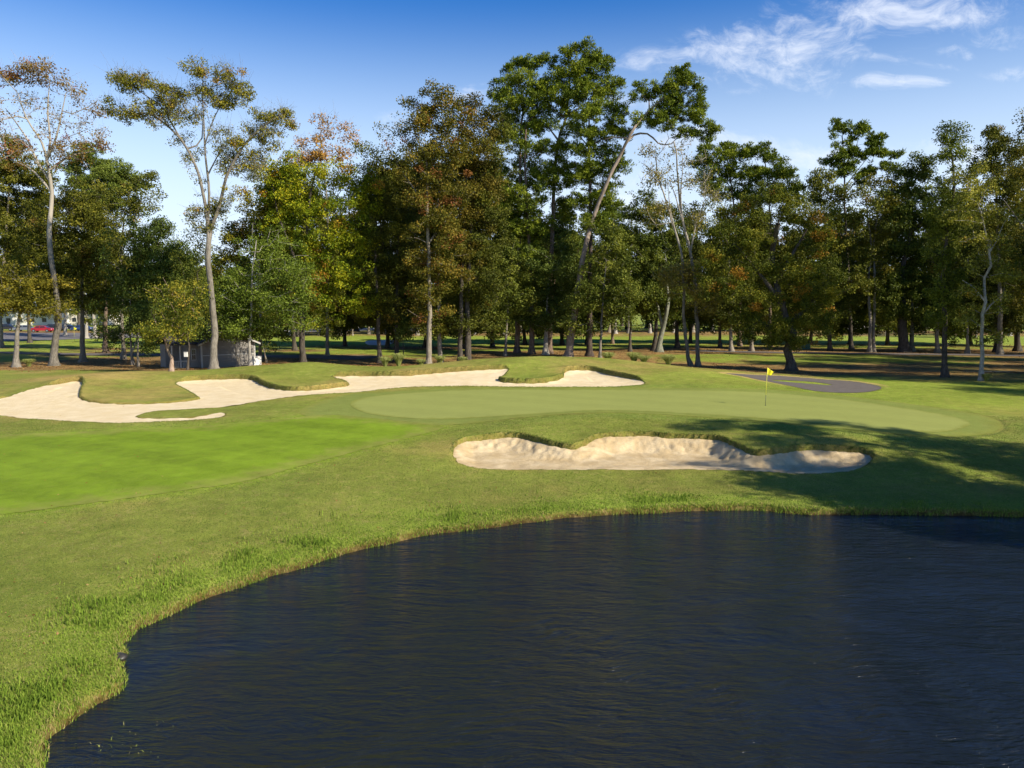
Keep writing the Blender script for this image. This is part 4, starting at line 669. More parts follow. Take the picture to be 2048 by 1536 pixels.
# ---------------------------------------------------------------- tree materials
LEAF = {'olive': [(.05, .055, .012), (.095, .095, .02), (.15, .125, .03)], 'brownolive': [(.032, .042, .010), (.062, .072, .016), (.10, .098, .026)], 'russet': [(.09, .05, .025), (.14, .085, .035), (.10, .09, .025)],
        'oliveg': [(.04, .055, .015), (.075, .09, .022), (.11, .11, .03)], 'green': [(.028, .048, .017), (.055, .082, .028), (.085, .11, .042)], 'greeny': [(.03, .05, .012), (.07, .09, .02), (.15, .14, .03)],
        'midgreen': [(.04, .06, .015), (.075, .10, .022), (.11, .13, .035)], 'cedar': [(.04, .068, .016), (.07, .105, .025), (.10, .135, .036)], 'cedarolive': [(.045, .065, .02), (.08, .105, .03), (.12, .13, .04)],
        'olivegold': [(.05, .062, .012), (.105, .112, .02), (.17, .15, .026)], 'maple': [(.06, .10, .012), (.12, .165, .016), (.20, .19, .018)], 'pink': [(.20, .12, .06), (.28, .15, .08), (.24, .17, .06)],
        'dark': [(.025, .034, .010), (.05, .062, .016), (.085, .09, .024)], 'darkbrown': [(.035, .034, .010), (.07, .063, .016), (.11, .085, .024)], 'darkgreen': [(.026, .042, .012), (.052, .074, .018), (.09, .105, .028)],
        'russetolive': [(.045, .052, .013), (.078, .08, .02), (.12, .09, .025)], 'pine': [(.035, .06, .012), (.08, .115, .018), (.14, .165, .026)], 'pinelight': [(.045, .07, .022), (.08, .112, .035), (.115, .145, .05)],
        'paleolive': [(.09, .09, .04), (.14, .13, .05), (.18, .15, .07)], 'autumn': [(.035, .05, .012), (.068, .088, .018), (.12, .118, .024)], 'paleyellow': [(.08, .10, .03), (.14, .15, .045), (.21, .20, .06)]}
ORANGE = {'autumn': (.055, (.33, .15, .02)), 'maple': (.05, (.32, .14, .02)), 'olivegold': (.06, (.28, .16, .02)), 'paleyellow': (.05, (.35, .22, .03)), 'russetolive': (.08, (.20, .08, .025)), 'russet': (.1, (.22, .07, .04)), 'oliveg': (.02, (.22, .14, .03)), 'dark': (.012, (.2, .12, .02)), 'brownolive': (.03, (.18, .11, .03)), 'greeny': (.06, (.3, .22, .03))}
def leaf_mat(key):
    c = [(r_ * 1.48, g_ * 1.38, b_ * .66) for r_, g_, b_ in LEAF[key]]; m, t = new_mat('leaves_' + key); a = t.n('ShaderNodeAttribute', attribute_name='tone'); f, oc = ORANGE.get(key, (0, c[2]))
    stops = [(0, tuple(v * .8 for v in c[0])), (.42, c[1]), (.9 - f, tuple(v * 1.5 for v in c[2]))]
    if f and key != 'x': stops += [(min(.97, 1.0 - f * .6), oc)]
    col_ = t.ramp(a.outputs['Fac'], stops)
    p = t.n('ShaderNodeBsdfPrincipled'); p.inputs['Roughness'].default_value = .6; p.inputs['Specular IOR Level'].default_value = .12; t.l(col_, p.inputs['Base Color'])
    tr_ = t.n('ShaderNodeBsdfTranslucent'); t.l(t.mix(1.0, col_, (1.25, 1.35, .7), 'MULTIPLY'), tr_.inputs[0])
    mx = t.n('ShaderNodeMixShader'); mx.inputs[0].default_value = .10 if key.startswith('pine') else .17; t.l(p.outputs[0], mx.inputs[1]); t.l(tr_.outputs[0], mx.inputs[2])
    o_ = t.n('ShaderNodeOutputMaterial'); t.l(mx.outputs[0], o_.inputs[0]); return m
BARK = {'grey': ((0.13, 0.115, 0.095), (0.25, 0.225, 0.19)), 'pale': ((0.17, 0.145, 0.11), (0.31, 0.27, 0.215)), 'white': ((0.24, 0.22, 0.19), (0.42, 0.385, 0.335)), 'dark': ((.05, .042, .034), (.115, .098, .08)), 'brown': ((.10, .065, .045), (.2, .14, .10)), 'pink': ((.22, .15, .11), (.38, .28, .22)),
        'pine': ((.10, .07, .052), (.24, .175, .13)), 'pinedark': ((.045, .035, .03), (.11, .085, .07)), 'pinepale': ((.20, .155, .125), (.36, .29, .235)), 'lichen': ((0.13, 0.135, 0.1), (0.26, 0.26, 0.2)), 'paledark': ((.09, .08, .065), (.20, .18, .15))}
def bark_mat(key):
    a, b = BARK[key]; m, t = new_mat('bark_' + key); p = principled(t, .9, .15); g = t.n('ShaderNodeTexCoord'); P = g.outputs['Object']
    v = t.noise(t.mapping(P, scale=(5, 5, 1.3)), 1.6, 6, .7, .4); q_ = t.noise(P, .7, 4, .6)
    c = t.mix(t.mapr(v, .35, .65), a, b); c = t.mix(t.mapr(q_, .52, .66, 0, .55), c, a); t.l(c, p.inputs['Base Color'])
    if key == 'paledark':                       # these stems are bark-dark low down and smooth and pale above six metres
        sp = t.n('ShaderNodeSeparateXYZ'); t.l(P, sp.inputs[0]); t.l(t.mix(t.mapr(sp.outputs[2], 8, 15), c, (.34, .305, .255)), p.inputs['Base Color'])
    bump(t, v, .7, .05, p); return m
LM = {}; BM = {}
def LMk(k):
    if k not in LM: LM[k] = leaf_mat(k)
    return LM[k]
def BMk(k):
    if k not in BM: BM[k] = bark_mat(k)
    return BM[k]

# ---------------------------------------------------------------- tree builder
def resample(P, step):
    P = np.array(P, float); sm = spline(P, False, 6) if len(P) > 2 else P
    L = np.concatenate([[0], np.cumsum(np.linalg.norm(np.diff(sm, axis=0), axis=1))]); n_ = max(2, int(L[-1] / step) + 1)
    s = np.linspace(0, L[-1], n_); return np.stack([np.interp(s, L, sm[:, k]) for k in range(3)], -1)
def sweep(pts, rad, n=10, rg=None, rough=.08):
    m = len(pts); d = np.gradient(pts, axis=0); d /= np.linalg.norm(d, axis=1)[:, None] + 1e-9
    a = np.cross(d, [0, 1, 0]); a /= np.linalg.norm(a, axis=1)[:, None] + 1e-9; b = np.cross(d, a)
    th = np.arange(n) * 2 * math.pi / n; R = rad[:, None] * (1 + rough * rg.standard_normal((m, n)))
    V_ = pts[:, None] + R[..., None] * (a[:, None] * np.cos(th)[None, :, None] + b[:, None] * np.sin(th)[None, :, None])
    i = (np.arange(m - 1)[:, None] * n + np.arange(n)[None]).ravel(); j = (np.arange(m - 1)[:, None] * n + (np.arange(n)[None] + 1) % n).ravel()
    return V_.reshape(-1, 3), np.stack([i, j, j + n, i + n], -1)
def frusta(A_, B_, ra, rb, n=4):
    m = len(A_); d = B_ - A_; L = np.linalg.norm(d, axis=1)[:, None] + 1e-9; d = d / L
    ref = np.where(np.abs(d[:, 2:3]) > .9, [[1., 0, 0]], [[0., 0, 1.]]); a = np.cross(d, ref); a /= np.linalg.norm(a, axis=1)[:, None] + 1e-9; b = np.cross(d, a)
    th = np.arange(n) * 2 * math.pi / n; ring = a[:, None] * np.cos(th)[None, :, None] + b[:, None] * np.sin(th)[None, :, None]
    V_ = np.concatenate([(A_[:, None] + ring * ra[:, None, None]), (B_[:, None] + d[:, None] * rb[:, None, None] * .4 + ring * rb[:, None, None])], 1).reshape(-1, 3)
    k = np.arange(n); f = np.stack([k, (k + 1) % n, n + (k + 1) % n, n + k], -1); return V_, (np.arange(m)[:, None, None] * 2 * n + f[None]).reshape(-1, 4)
def cat_meshes(parts):
    Vs, Fs, o_ = [], [], 0
    for V_, F_ in parts:
        if len(V_) == 0: continue
        Vs.append(V_); Fs.append(F_ + o_); o_ += len(V_)
    return np.concatenate(Vs), np.concatenate(Fs)

def leaves(centers, rad, per, L, rg, pine=False, flat=.75, ctone=None):
    """leaf-sized faces scattered through each clump; returns verts, quads, tone"""
    m = len(centers); N = m * per; ci = np.repeat(np.arange(m), per)
    u = rg.standard_normal((N, 3)); u /= np.linalg.norm(u, axis=1)[:, None]; r_ = rg.random(N) ** (.45 if not pine else .38)
    off = u * r_[:, None] * rad[ci][:, None]; off[:, 2] *= flat
    c = centers[ci] + off; out = u + np.array([0, 0, .35])
    if pine:
        a = out + .45 * rg.standard_normal((N, 3)); a /= np.linalg.norm(a, axis=1)[:, None]; n_ = rg.standard_normal((N, 3)) + np.array([0, -.1, .5])
        b = np.cross(n_, a); b /= np.linalg.norm(b, axis=1)[:, None] + 1e-9; l_ = L * rg.uniform(.7, 1.3, N); w_ = l_ * .26
    else:
        n_ = out * .55 + np.array([0, 0, .15]) + .75 * rg.standard_normal((N, 3)); n_ /= np.linalg.norm(n_, axis=1)[:, None]
        a = np.cross(n_, rg.standard_normal((N, 3))); a /= np.linalg.norm(a, axis=1)[:, None] + 1e-9; b = np.cross(n_, a); l_ = L * rg.uniform(.6, 1.35, N); w_ = l_ * .68
    a = a * l_[:, None] / 2; b = b * w_[:, None] / 2
    V_ = np.stack([c - a, c + b - a * .1, c + a, c - b - a * .1], 1).reshape(-1, 3)
    F_ = np.arange(N * 4).reshape(-1, 4); ct = ctone if ctone is not None else np.clip(.42 + .17 * rg.standard_normal(m), .05, .82)
    tone = np.clip(ct[ci] + .18 * rg.standard_normal(N), 0, .86); return V_, F_, tone

def build_skeleton(stemP, limbsP, clumps, rb, twig, rg, allow_z, taper=.72):
    """connect clumps to trunk and limbs; pipe-model radii. returns trunk mesh parts and branch mesh"""
    S = resample(stemP, 1.0); H = S[-1, 2] - S[0, 2]; h = S[:, 2] - S[0, 2]
    S[1:-1, :2] += rg.normal(0, .03, (len(S) - 2, 2)); srad = rb * (.88 - taper * (np.linspace(0, 1, len(S)) ** .8)) + rb * .42 * np.exp(-h / .35)
    parts = [sweep(*_dense(S, srad), 12, rg, .05)]
    P = [S]; pl = [np.zeros(len(S))]; R0 = [srad]
    for lb in limbsP:
        lb = np.array(lb, float); allp = np.concatenate(P); j = np.argmin(np.linalg.norm(allp - lb[0], axis=1)); lb[0] = allp[j]
        q_ = resample(lb, .8); r0 = min(np.concatenate(R0)[j] * .8, rb * .58); rr = r0 * (1 - .72 * np.linspace(0, 1, len(q_)))
        parts.append(sweep(q_, rr, 8, rg, .05)); P.append(q_); pl.append(np.linspace(0, 1.5, len(q_))); R0.append(rr)
    pos = np.concatenate(P); pl = np.concatenate(pl); base_n = len(pos); r_base = np.concatenate(R0)
    cap = base_n + len(clumps) * 8 + 10; POS = np.zeros((cap, 3)); POS[:base_n] = pos; PL = np.zeros(cap); PL[:base_n] = pl; PAR = np.full(cap, -1); n_ = base_n
    bad = np.zeros(cap); bad[:base_n] = np.where(pos[:, 2] < allow_z, 50, 0)
    dist0 = np.array([np.min(np.linalg.norm(pos - c, axis=1)) for c in clumps]) if len(clumps) else np.zeros(0)
    for ci in np.argsort(dist0):
        c = clumps[ci]; dv = POS[:n_] - c; dd = np.sqrt((dv ** 2).sum(1)); cost = dd * 1.0 + .22 * PL[:n_] + .55 * np.maximum(dv[:, 2], 0) + bad[:n_]
        j = int(np.argmin(cost)); A_ = POS[j]; D_ = dd[j]; k = min(6, max(1, int(D_ / .9))); side = rg.standard_normal(3) * .09 * D_ + np.array([0, 0, .10 * D_])
        par = j
        for s_ in range(1, k + 1):
            tt = s_ / k; POS[n_] = A_ * (1 - tt) + c * tt + side * math.sin(math.pi * tt) + (rg.normal(0, .05, 3) if s_ < k else 0); PAR[n_] = par; PL[n_] = PL[par] + D_ / k; par = n_; n_ += 1
    rad = np.zeros(n_); acc = np.zeros(n_); child = np.zeros(n_, bool)
    for i in range(n_ - 1, base_n - 1, -1):
        rad[i] = max((acc[i]) ** (1 / 2.4), twig); acc[PAR[i]] += rad[i] ** 2.4
    e = np.arange(base_n, n_)
    if len(e):
        pr = PAR[e]; ra = np.where(pr < base_n, np.minimum(r_base[np.minimum(pr, base_n - 1)], rad[e] * 1.25), np.minimum(rad[pr], rad[e] * 1.4)); big = rad[e] > .05
        br = [frusta(POS[pr][big], POS[e][big], ra[big], rad[e][big], 6), frusta(POS[pr][~big], POS[e][~big], ra[~big], rad[e][~big], 3)]
    else: br = []
    return parts, br
def _dense(S, r):
    h0 = S[0]; ex = []                          # a few extra rings in the lowest metre so the root flare reads
    t_ = np.array([0, .12, .3, .55]); add = S[0] + (S[1] - S[0]) * t_[:, None]; radd = np.interp(t_, [0, 1], [r[0], r[1]]) * (1 + .25 * np.exp(-t_ * 6)); add[0, 2] -= .35
    return np.concatenate([add, S[1:]]), np.concatenate([radd, r[1:]])

def make_clumps(blobs3, spacing, rg, pine=0):
    out = []; dens = []
    for (c, rx, rz, dn) in blobs3:
        ry = max(rx, rz) * .85; n_ = int(max(4, 4.7 * rx * rz / spacing ** 2 * (.35 + .65 * min(dn, 1)) * 1.15 + 1)); tries = rg.standard_normal((n_ * 5, 3)); tries /= np.linalg.norm(tries, axis=1)[:, None]; tries *= (rg.random(n_ * 5) ** .40 if pine else np.minimum(np.abs(rg.normal(0, .62, n_ * 5)) + .12, 1.45))[:, None]
        q_ = tries * [rx, ry, rz] + c; kept = []
        for p_ in q_:
            if len(kept) >= n_: break
            if kept and np.min(np.linalg.norm(np.array(kept) - p_, axis=1)) < spacing * .55: continue
            kept.append(p_)
        out += kept; dens += [dn] * len(kept)
    return np.array(out), np.array(dens)
NLEAF = [0]
def build_tree(name, label, origin, stem3, limbs3, blobs3, leaf, bark, rb, seed, scale_d=75, pine=0, twigs=1.0, spacing=None, per=None, allow=None, group=None, split=True, cat='tree', detail=1.0, taper=.66):
    rg = np.random.default_rng(seed); S = np.array(stem3) - origin; limbs = [np.array(l) - origin for l in limbs3]
    bl = [(np.array(c) - origin, rx, rz, dn) for c, rx, rz, dn in blobs3]
    sp_ = (spacing or .80) * (.9 if pine else 1.0) * max(1, scale_d / 90) ; clumps, dn = make_clumps(bl, sp_, rg, pine); rv = rg.uniform(.55, 1.3, len(clumps)); dn = dn * np.clip(rg.lognormal(-.05, .45, len(clumps)), .3, 1.9) * rv ** 1.5
    if allow is None:
        lowb = min((c[2] - rz) for c, rx, rz, d_ in bl); allow = max(S[0, 2] + 1.2, lowb - 1.5)
        allow = min(allow, S[-1, 2] * .8)
    parts, br = build_skeleton(S, limbs, clumps, rb, .015 * twigs * max(1, scale_d / 90), rg, allow, taper)
    root = empty(name, tuple(origin)); tag(root, label, cat, group)
    if twigs > 1.05:                             # fine bare twigs standing out of the crown
        k = rg.integers(0, len(clumps), int(len(clumps) * 5)); A_ = clumps[k]; d_ = rg.standard_normal((len(k), 3)) * [.5, .5, .35] + [0, 0, .75]; B_ = A_ + d_ * rg.uniform(.5, 1.2, (len(k), 1))
        br.append(frusta(A_ - d_ * .2, B_, np.full(len(k), .010), np.full(len(k), .005), 3))
    V_, F_ = cat_meshes(parts + br); link('trunk', make_mesh('trunk', V_, F_, BMk(bark), True), root)
    L = (.175 if not pine else .29) * max(1, scale_d / 75) ** .9 * (.82 if scale_d < 70 else 1); rad = sp_ * (1.0 if not pine else .86); base_per = per or (126 if not pine else 115); base_per = int(base_per * detail)
    VV, FF, TT, o_ = [], [], [], 0
    # neighbouring clumps share a tone, so a crown has lighter and darker sprays
    ph = rg.uniform(0, 6, 3); ct = .42 + .16 * np.sin(clumps[:, 0] * .9 + ph[0]) * np.sin(clumps[:, 2] * 1.1 + ph[1]) + .11 * rg.standard_normal(len(clumps))
    if leaf in ('autumn', 'maple', 'olivegold', 'oliveg', 'russetolive', 'dark', 'greeny', 'paleyellow', 'brownolive', 'russet'):
        f_ = ORANGE.get(leaf, (0,))[0]; ct = np.where(rg.random(len(clumps)) < f_ * 1.0, 1.0, ct)
    if leaf == 'maple': ct = ct + .2 * ss(clumps[:, 2], np.percentile(clumps[:, 2], 70), clumps[:, 2].max())
    ct = np.where(ct >= .99, ct, np.clip(ct, .05, .74))
    q4 = np.round(np.clip(dn, .05, 2.2) * 6).astype(int)
    for lv in np.unique(q4):
        m = q4 == lv; pr_ = max(2, int(base_per * lv / 6)); a, b, c_ = leaves(clumps[m], rad * rv[m], pr_, L, rg, bool(pine), .75 if not pine else .72, ct[m])
        hot = np.repeat(ct[m], pr_) >= .99; c_ = np.where(hot, rg.uniform(.9, 1.0, len(c_)), c_)
        VV.append(a); FF.append(b + o_); TT.append(c_); o_ += len(a)
    NLEAF[0] += o_ // 4
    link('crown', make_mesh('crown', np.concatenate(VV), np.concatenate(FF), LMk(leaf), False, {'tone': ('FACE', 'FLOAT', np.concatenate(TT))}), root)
    return root

def to3(pts, d, rg, wob=.0):
    out = []
    for i, (px, py) in enumerate(pts):
        p_ = at_d(px, py, d); p_[1] += rg.normal(0, wob) * i; out.append(p_)
    return out
for i, (name, label, d, rb, stem, limbs, blobs, leaf, bark, k) in enumerate(T):
    rg = np.random.default_rng(100 + i); S = to3(stem, d, rg, .12); g0 = gz(S[0][0], S[0][1]); org = np.array([S[0][0], d, g0]); S[0] = org.copy()
    if len(S) > 2 and S[1][2] < g0 + .3: S.pop(1)
    px2m = d / F; LB = []
    for lb in limbs:
        q_ = to3(lb, d, rg); dep = rg.uniform(-.5, .5)
        for j, p_ in enumerate(q_): p_[1] += dep * abs(lb[j][0] - lb[0][0]) * px2m * .8
        LB.append(q_)
    B3 = []
    for b in blobs:
        c = at_d(b[0], b[1], d); c[1] += rg.normal(0, 1) * b[2] * px2m * .35; bs_ = 1.12 if k.get('pine') else 1.0; yd_ = 1.0
        B3.append((c, b[2] * px2m * bs_, b[3] * px2m * bs_, b[4] if len(b) > 4 else 1.0))
    build_tree(name, label, org, S, LB, B3, leaf, bark, rb * .9, 500 + i, d, k.get('pine', 0), k.get('twigs', 1.0), k.get('spacing'), group=None, taper=k.get('taper', .66), detail=k.get('detail', 1.0))
sc['n_leaf'] = NLEAF[0]
# ---------------------------------------------------------------- shadow-casting trees just right of the view, on the near bank
def world_tree(name, label, x, y, H, crown, leaf, bark, rb, seed, pine=0, detail=1.0, dn=1.0, lean=(0, 0), spacing=None, n=16, group=None, split=True, cat='tree', sd=75, low=.45, per=None):
    rg = np.random.default_rng(seed); z0 = gz(x, y) if abs(y) < 500 else -.2; org = np.array([x, y, z0])
    S = [org + [lean[0] * t_ + rg.normal(0, .15) * (t_ > 0), lean[1] * t_ + rg.normal(0, .15) * (t_ > 0), H * t_] for t_ in (0, .3, .6, .92)]; B = []
    for k_ in range(n):
        t_ = low + (1 - low) * (k_ + .5) / n; w_ = crown * (math.sin(math.pi * min(1, (t_ - low) / (1 - low) * .85 + .12)) ** .7); an = rg.uniform(0, 6.28); rr = w_ * rg.uniform(.25, .75)
        B.append((org + np.array([lean[0] * t_ + rr * math.cos(an), lean[1] * t_ + rr * math.sin(an), H * t_]), crown * rg.uniform(.3, .5), crown * rg.uniform(.18, .32), dn))
    return build_tree(name, label, org, S, [], B, leaf, bark, rb, seed, sd, pine, 1.0, spacing, per, None, group, split, cat, detail)
world_tree('pine_tree', 'slim pine out of view on the right bank, its shadow crossing behind the bunker', 35.5, 20.5, 24.5, 3.5, 'pine', 'pine', .34, 901, 1, 1.1, 1.0, n=14, low=.42, spacing=1.0)
world_tree('pine_tree', 'pine out of view on the right bank, its shadow falling across the near bunker', 38.5, 14.2, 26, 3.6, 'pine', 'pine', .36, 902, 1, 1.1, 1.0, n=15, low=.48, spacing=1.0)
world_tree('oak_tree', 'broad oak out of view on the right bank shading the shore', 27.0, 18.4, 15.5, 4.6, 'oliveg', 'grey', .45, 903, 0, 1.2, 1.0, n=22, low=.42, spacing=.95)
world_tree('oak_tree', 'second broad oak out of view farther right along the bank', 40.5, 18.2, 19, 5.0, 'oliveg', 'grey', .45, 904, 0, 1.1, 1.0, n=22, low=.40, spacing=1.1)
world_tree('oak_tree', 'leafy oak out of view at the right end of the pond', 31.5, 17.2, 14.5, 4.6, 'oliveg', 'grey', .42, 905, 0, 1.1, 1.0, n=20, low=.35, spacing=1.1)

world_tree('pine_tree', 'second slim pine out of view on the right bank beside the first', 38.0, 21.7, 24.5, 3.2, 'pine', 'pine', .34, 908, 1, 1.0, 1.0, n=13, low=.45, spacing=1.0)
world_tree('oak_tree', 'low broad oak out of view nearest the pond on the right bank', 24.8, 18.0, 12.0, 4.4, 'oliveg', 'grey', .4, 906, 0, 1.0, 1.0, n=22, low=.35, spacing=.95)
OFF = [(44, 57, 17), (50, 52, 19), (56, 60, 20), (49, 66, 18), (58, 70, 19), (63, 50, 18), (66, 63, 20), (62, 80, 19), (72, 72, 20), (74, 88, 20), (70, 44, 19), (54, 40, 17), (82, 58, 20)]
off_a = None
for (x_, y_, H_) in OFF:
    if off_a is None: off_a = world_tree('oak_tree', 'dark oak of the wood beyond the right edge of the view', x_, y_, 18, 5.0, 'darkgreen', 'dark', .4, 907, 0, .8, 1.0, n=26, low=.18, spacing=1.0, group='trees beyond the right edge'); o = off_a
    else:
        o = off_a.copy(); sc.collection.objects.link(o)
        for ch in off_a.children: c_ = ch.copy(); sc.collection.objects.link(c_); c_.parent = o
    o.location = (x_, y_, gz(x_, y_)); o.rotation_euler = (0, 0, x_ * 1.7); o.scale = (H_ / 18,) * 3
# ---------------------------------------------------------------- far tree row: trunks one can tell apart
def copy_tree(o, parent=None):
    c = o.copy(); sc.collection.objects.link(c); c.parent = parent
    for ch in o.children: copy_tree(ch, c)
    return c
FAR = [(-60, 168, 5, 'far tree at the left edge beyond the car park'), (130, 150, 5, 'thin pale trunk right beside the distant yellow flag'), (172, 138, 5, 'far tree with white flared foot, right of the distant yellow flag'), (190, 142, 5, 'far dark trunk right of the white flared foot'),
       (583, 152, 2, 'far pale flared trunk just left of the thick dark maple trunk'), (597, 146, 1, 'far dark thick trunk touching the left of the maple trunk'), (636, 150, 3, 'first of two thin pale far stems right of the maple trunk'), (648, 149, 3, 'second of two thin pale far stems right of the maple trunk'),
       (684, 153, 4, 'far tree whose pale foot flares widest, between the maple trunk and dark straight trunks'), (705, 152, 3, 'thin far stem just right of the widest flared foot'), (738, 158, 0, 'far trunk left of the dark straight trunk'), (772, 160, 2, 'far tree between the two dark straight trunks'), (798, 158, 2, 'far pale trunk peeping beside the second dark straight trunk'), (835, 154, 2, 'far pale flared trunk left of the tall russet-topped tree'),
       (899, 158, 2, 'far pale trunk right of the slim mottled trunk'), (928, 164, 0, 'far pale trunk between the two close black trunks'), (948, 157, 2, 'far tree with short white foot right of the close black trunks'), (1006, 159, 5, 'far tall pale trunk standing clear left of the first central pine'), (1016, 162, 3, 'thin far stem right beside the clear pale trunk'), (1040, 166, 0, 'far trunk between the first two central pines'), (1078, 170, 1, 'far dark tree between the second pine and the pale smooth trunk'),
       (1150, 166, 1, 'far tree behind the foot of the leaning pine'), (1203, 162, 3, 'far pale stem just right of the straight dark pine'), (1218, 168, 0, 'far flared trunk, second right of the straight dark pine'), (1231, 161, 2, 'far leaning pale stem left of the thin dark straight trunk'), (1258, 163, 5, 'far pale tree directly behind the thin dark straight trunk'), (1300, 164, 5, 'far pale flared trunk left of the thick lichen-grey leaning trunk'), (1347, 168, 2, 'far slim pale trunk behind the dark flared trunk'), (1386, 170, 0, 'far trunk between the bare twin stems'), (1425, 172, 2, 'far pale stem left of the orange-flecked oak'),
       (1490, 176, 1, 'far dark tree seen under the left side of the orange-flecked oak'), (1555, 174, 0, 'far tree behind the crooked trunk of the orange-flecked oak'), (1640, 205, 1, 'far tree left of the small white bunker'), (1668, 215, 4, 'far broad tree above the small white bunker'), (1720, 212, 1, 'far tree right above the small white bunker'), (1760, 214, 4, 'far dark tree left of the white marker pole'), (1795, 210, 1, 'far dark tree right of the white marker pole'), (1850, 190, 0, 'far tree behind the ivy-patched trunk'), (1905, 170, 2, 'far tree right of the near dark-barked trunk'), (1925, 148, 5, 'far slim trunk left of the silvery trunk'), (1953, 140, 3, 'far stem touching the left of the silvery trunk'), (1985, 160, 1, 'far dark trunk right of the silvery trunk'), (2020, 150, 2, 'far tree near the right edge of the view'), (2080, 165, 4, 'far broad tree beyond the right edge')]
arch_spec = [('oak_tree', 17, 4.2, 'darkgreen', 'pale', .36, 0, .22, 20), ('oak_tree', 18, 4.8, 'dark', 'dark', .5, 0, .2, 22), ('oak_tree', 17, 4.0, 'oliveg', 'white', .34, 0, .24, 20), ('understory_tree', 11, 3.2, 'darkgreen', 'pale', .14, 0, .28, 14), ('oak_tree', 16, 5.5, 'dark', 'pale', .8, 0, .2, 24), ('pine_tree', 22, 3.6, 'darkgreen', 'white', .4, 0, .38, 18)]
archs = []
for ai, (nm, H, cr, lf, bk, rb, pn, low, nb) in enumerate(arch_spec):
    archs.append(world_tree(nm, 'x', 0, 300, H, cr, lf, bk, rb, 950 + ai, pn, .55, 1.0, n=nb, split=False, sd=130, low=low, spacing=.85))
used_a = set(); rgf = np.random.default_rng(5)
for (px, d, ai, lab) in FAR:
    a = archs[ai]; o = a if ai not in used_a else copy_tree(a); used_a.add(ai)
    x = float(at_d(px, 660, d)[0]); o.location = (x, d, gz(x, d)); o.rotation_euler = (0, 0, rgf.uniform(0, 6.28)); s = rgf.uniform(.9, 1.15); o.scale = (s, s, s * rgf.uniform(.9, 1.1))
    o['label'] = lab; o['group'] = 'trees of the far row'
# far-off wood behind the row: one mass nobody could count
def far_wood():
    VV, FF, TT, MI, o_ = [], [], [], [], 0
    src = []
    for a in archs:
        for ch in a.children:
            me = ch.data; v = np.empty(len(me.vertices) * 3, np.float32); me.vertices.foreach_get('co', v); nl = len(me.loops); li = np.empty(nl, np.int32); me.loops.foreach_get('vertex_index', li)
            src.append((a, ch.name.startswith('crown'), v.reshape(-1, 3), li.reshape(-1, 4)))
    tr_, cr_ = [[], [], 0], [[], [], 0]; rows = []
    for d, px0, px1, st in ((178, 250, 1630, 46), (196, -150, 1640, 58), (225, -200, 2300, 52)):
        px = px0
        while px < px1: rows.append((px + rgf.uniform(-12, 12), d + rgf.uniform(-7, 7))); px += st
    for (px, d) in rows:
        if px < 260 and d < 215: continue
        ai = [0, 1, 2, 4, 1, 3][int(rgf.integers(0, 6))]; x = float(at_d(px, 660, d)[0]); th = rgf.uniform(0, 6.28); s = rgf.uniform(.85, 1.2); cs, sn = math.cos(th), math.sin(th)
        for (a, iscr, v, q_) in src:
            if a is not archs[ai]: continue
            w_ = np.stack([v[:, 0] * cs - v[:, 1] * sn, v[:, 0] * sn + v[:, 1] * cs, v[:, 2]], -1) * s + [x, d, -.2]
            if iscr:                                # thin the leaves, enlarge them: they are a long way off
                kq = rgf.random(len(q_)) < .34; q2 = q_[kq]; p4 = w_[q2]; ctr = p4.mean(1, keepdims=True); p4 = ctr + (p4 - ctr) * 2.1; w_ = p4.reshape(-1, 3); q_ = np.arange(len(w_)).reshape(-1, 4)
            tg = cr_ if iscr else tr_; tg[0].append(w_); tg[1].append(q_ + tg[2]); tg[2] += len(w_)
    r = empty('far_wood', (0, 0, 0)); tag(r, 'distant dark wood closing the view behind the far tree row', 'wood', kind='stuff')
    link('trunks', make_mesh('trunks', np.concatenate(tr_[0]), np.concatenate(tr_[1]), BMk('dark'), True), r)['kind'] = 'stuff'
    nf = sum(len(f) for f in cr_[1]); link('foliage', make_mesh('foliage', np.concatenate(cr_[0]), np.concatenate(cr_[1]), LMk('darkgreen'), False, {'tone': ('FACE', 'FLOAT', np.clip(.4 + .18 * rgf.standard_normal(nf), 0, .8))}), r)['kind'] = 'stuff'
    print('far wood', nf)
far_wood()
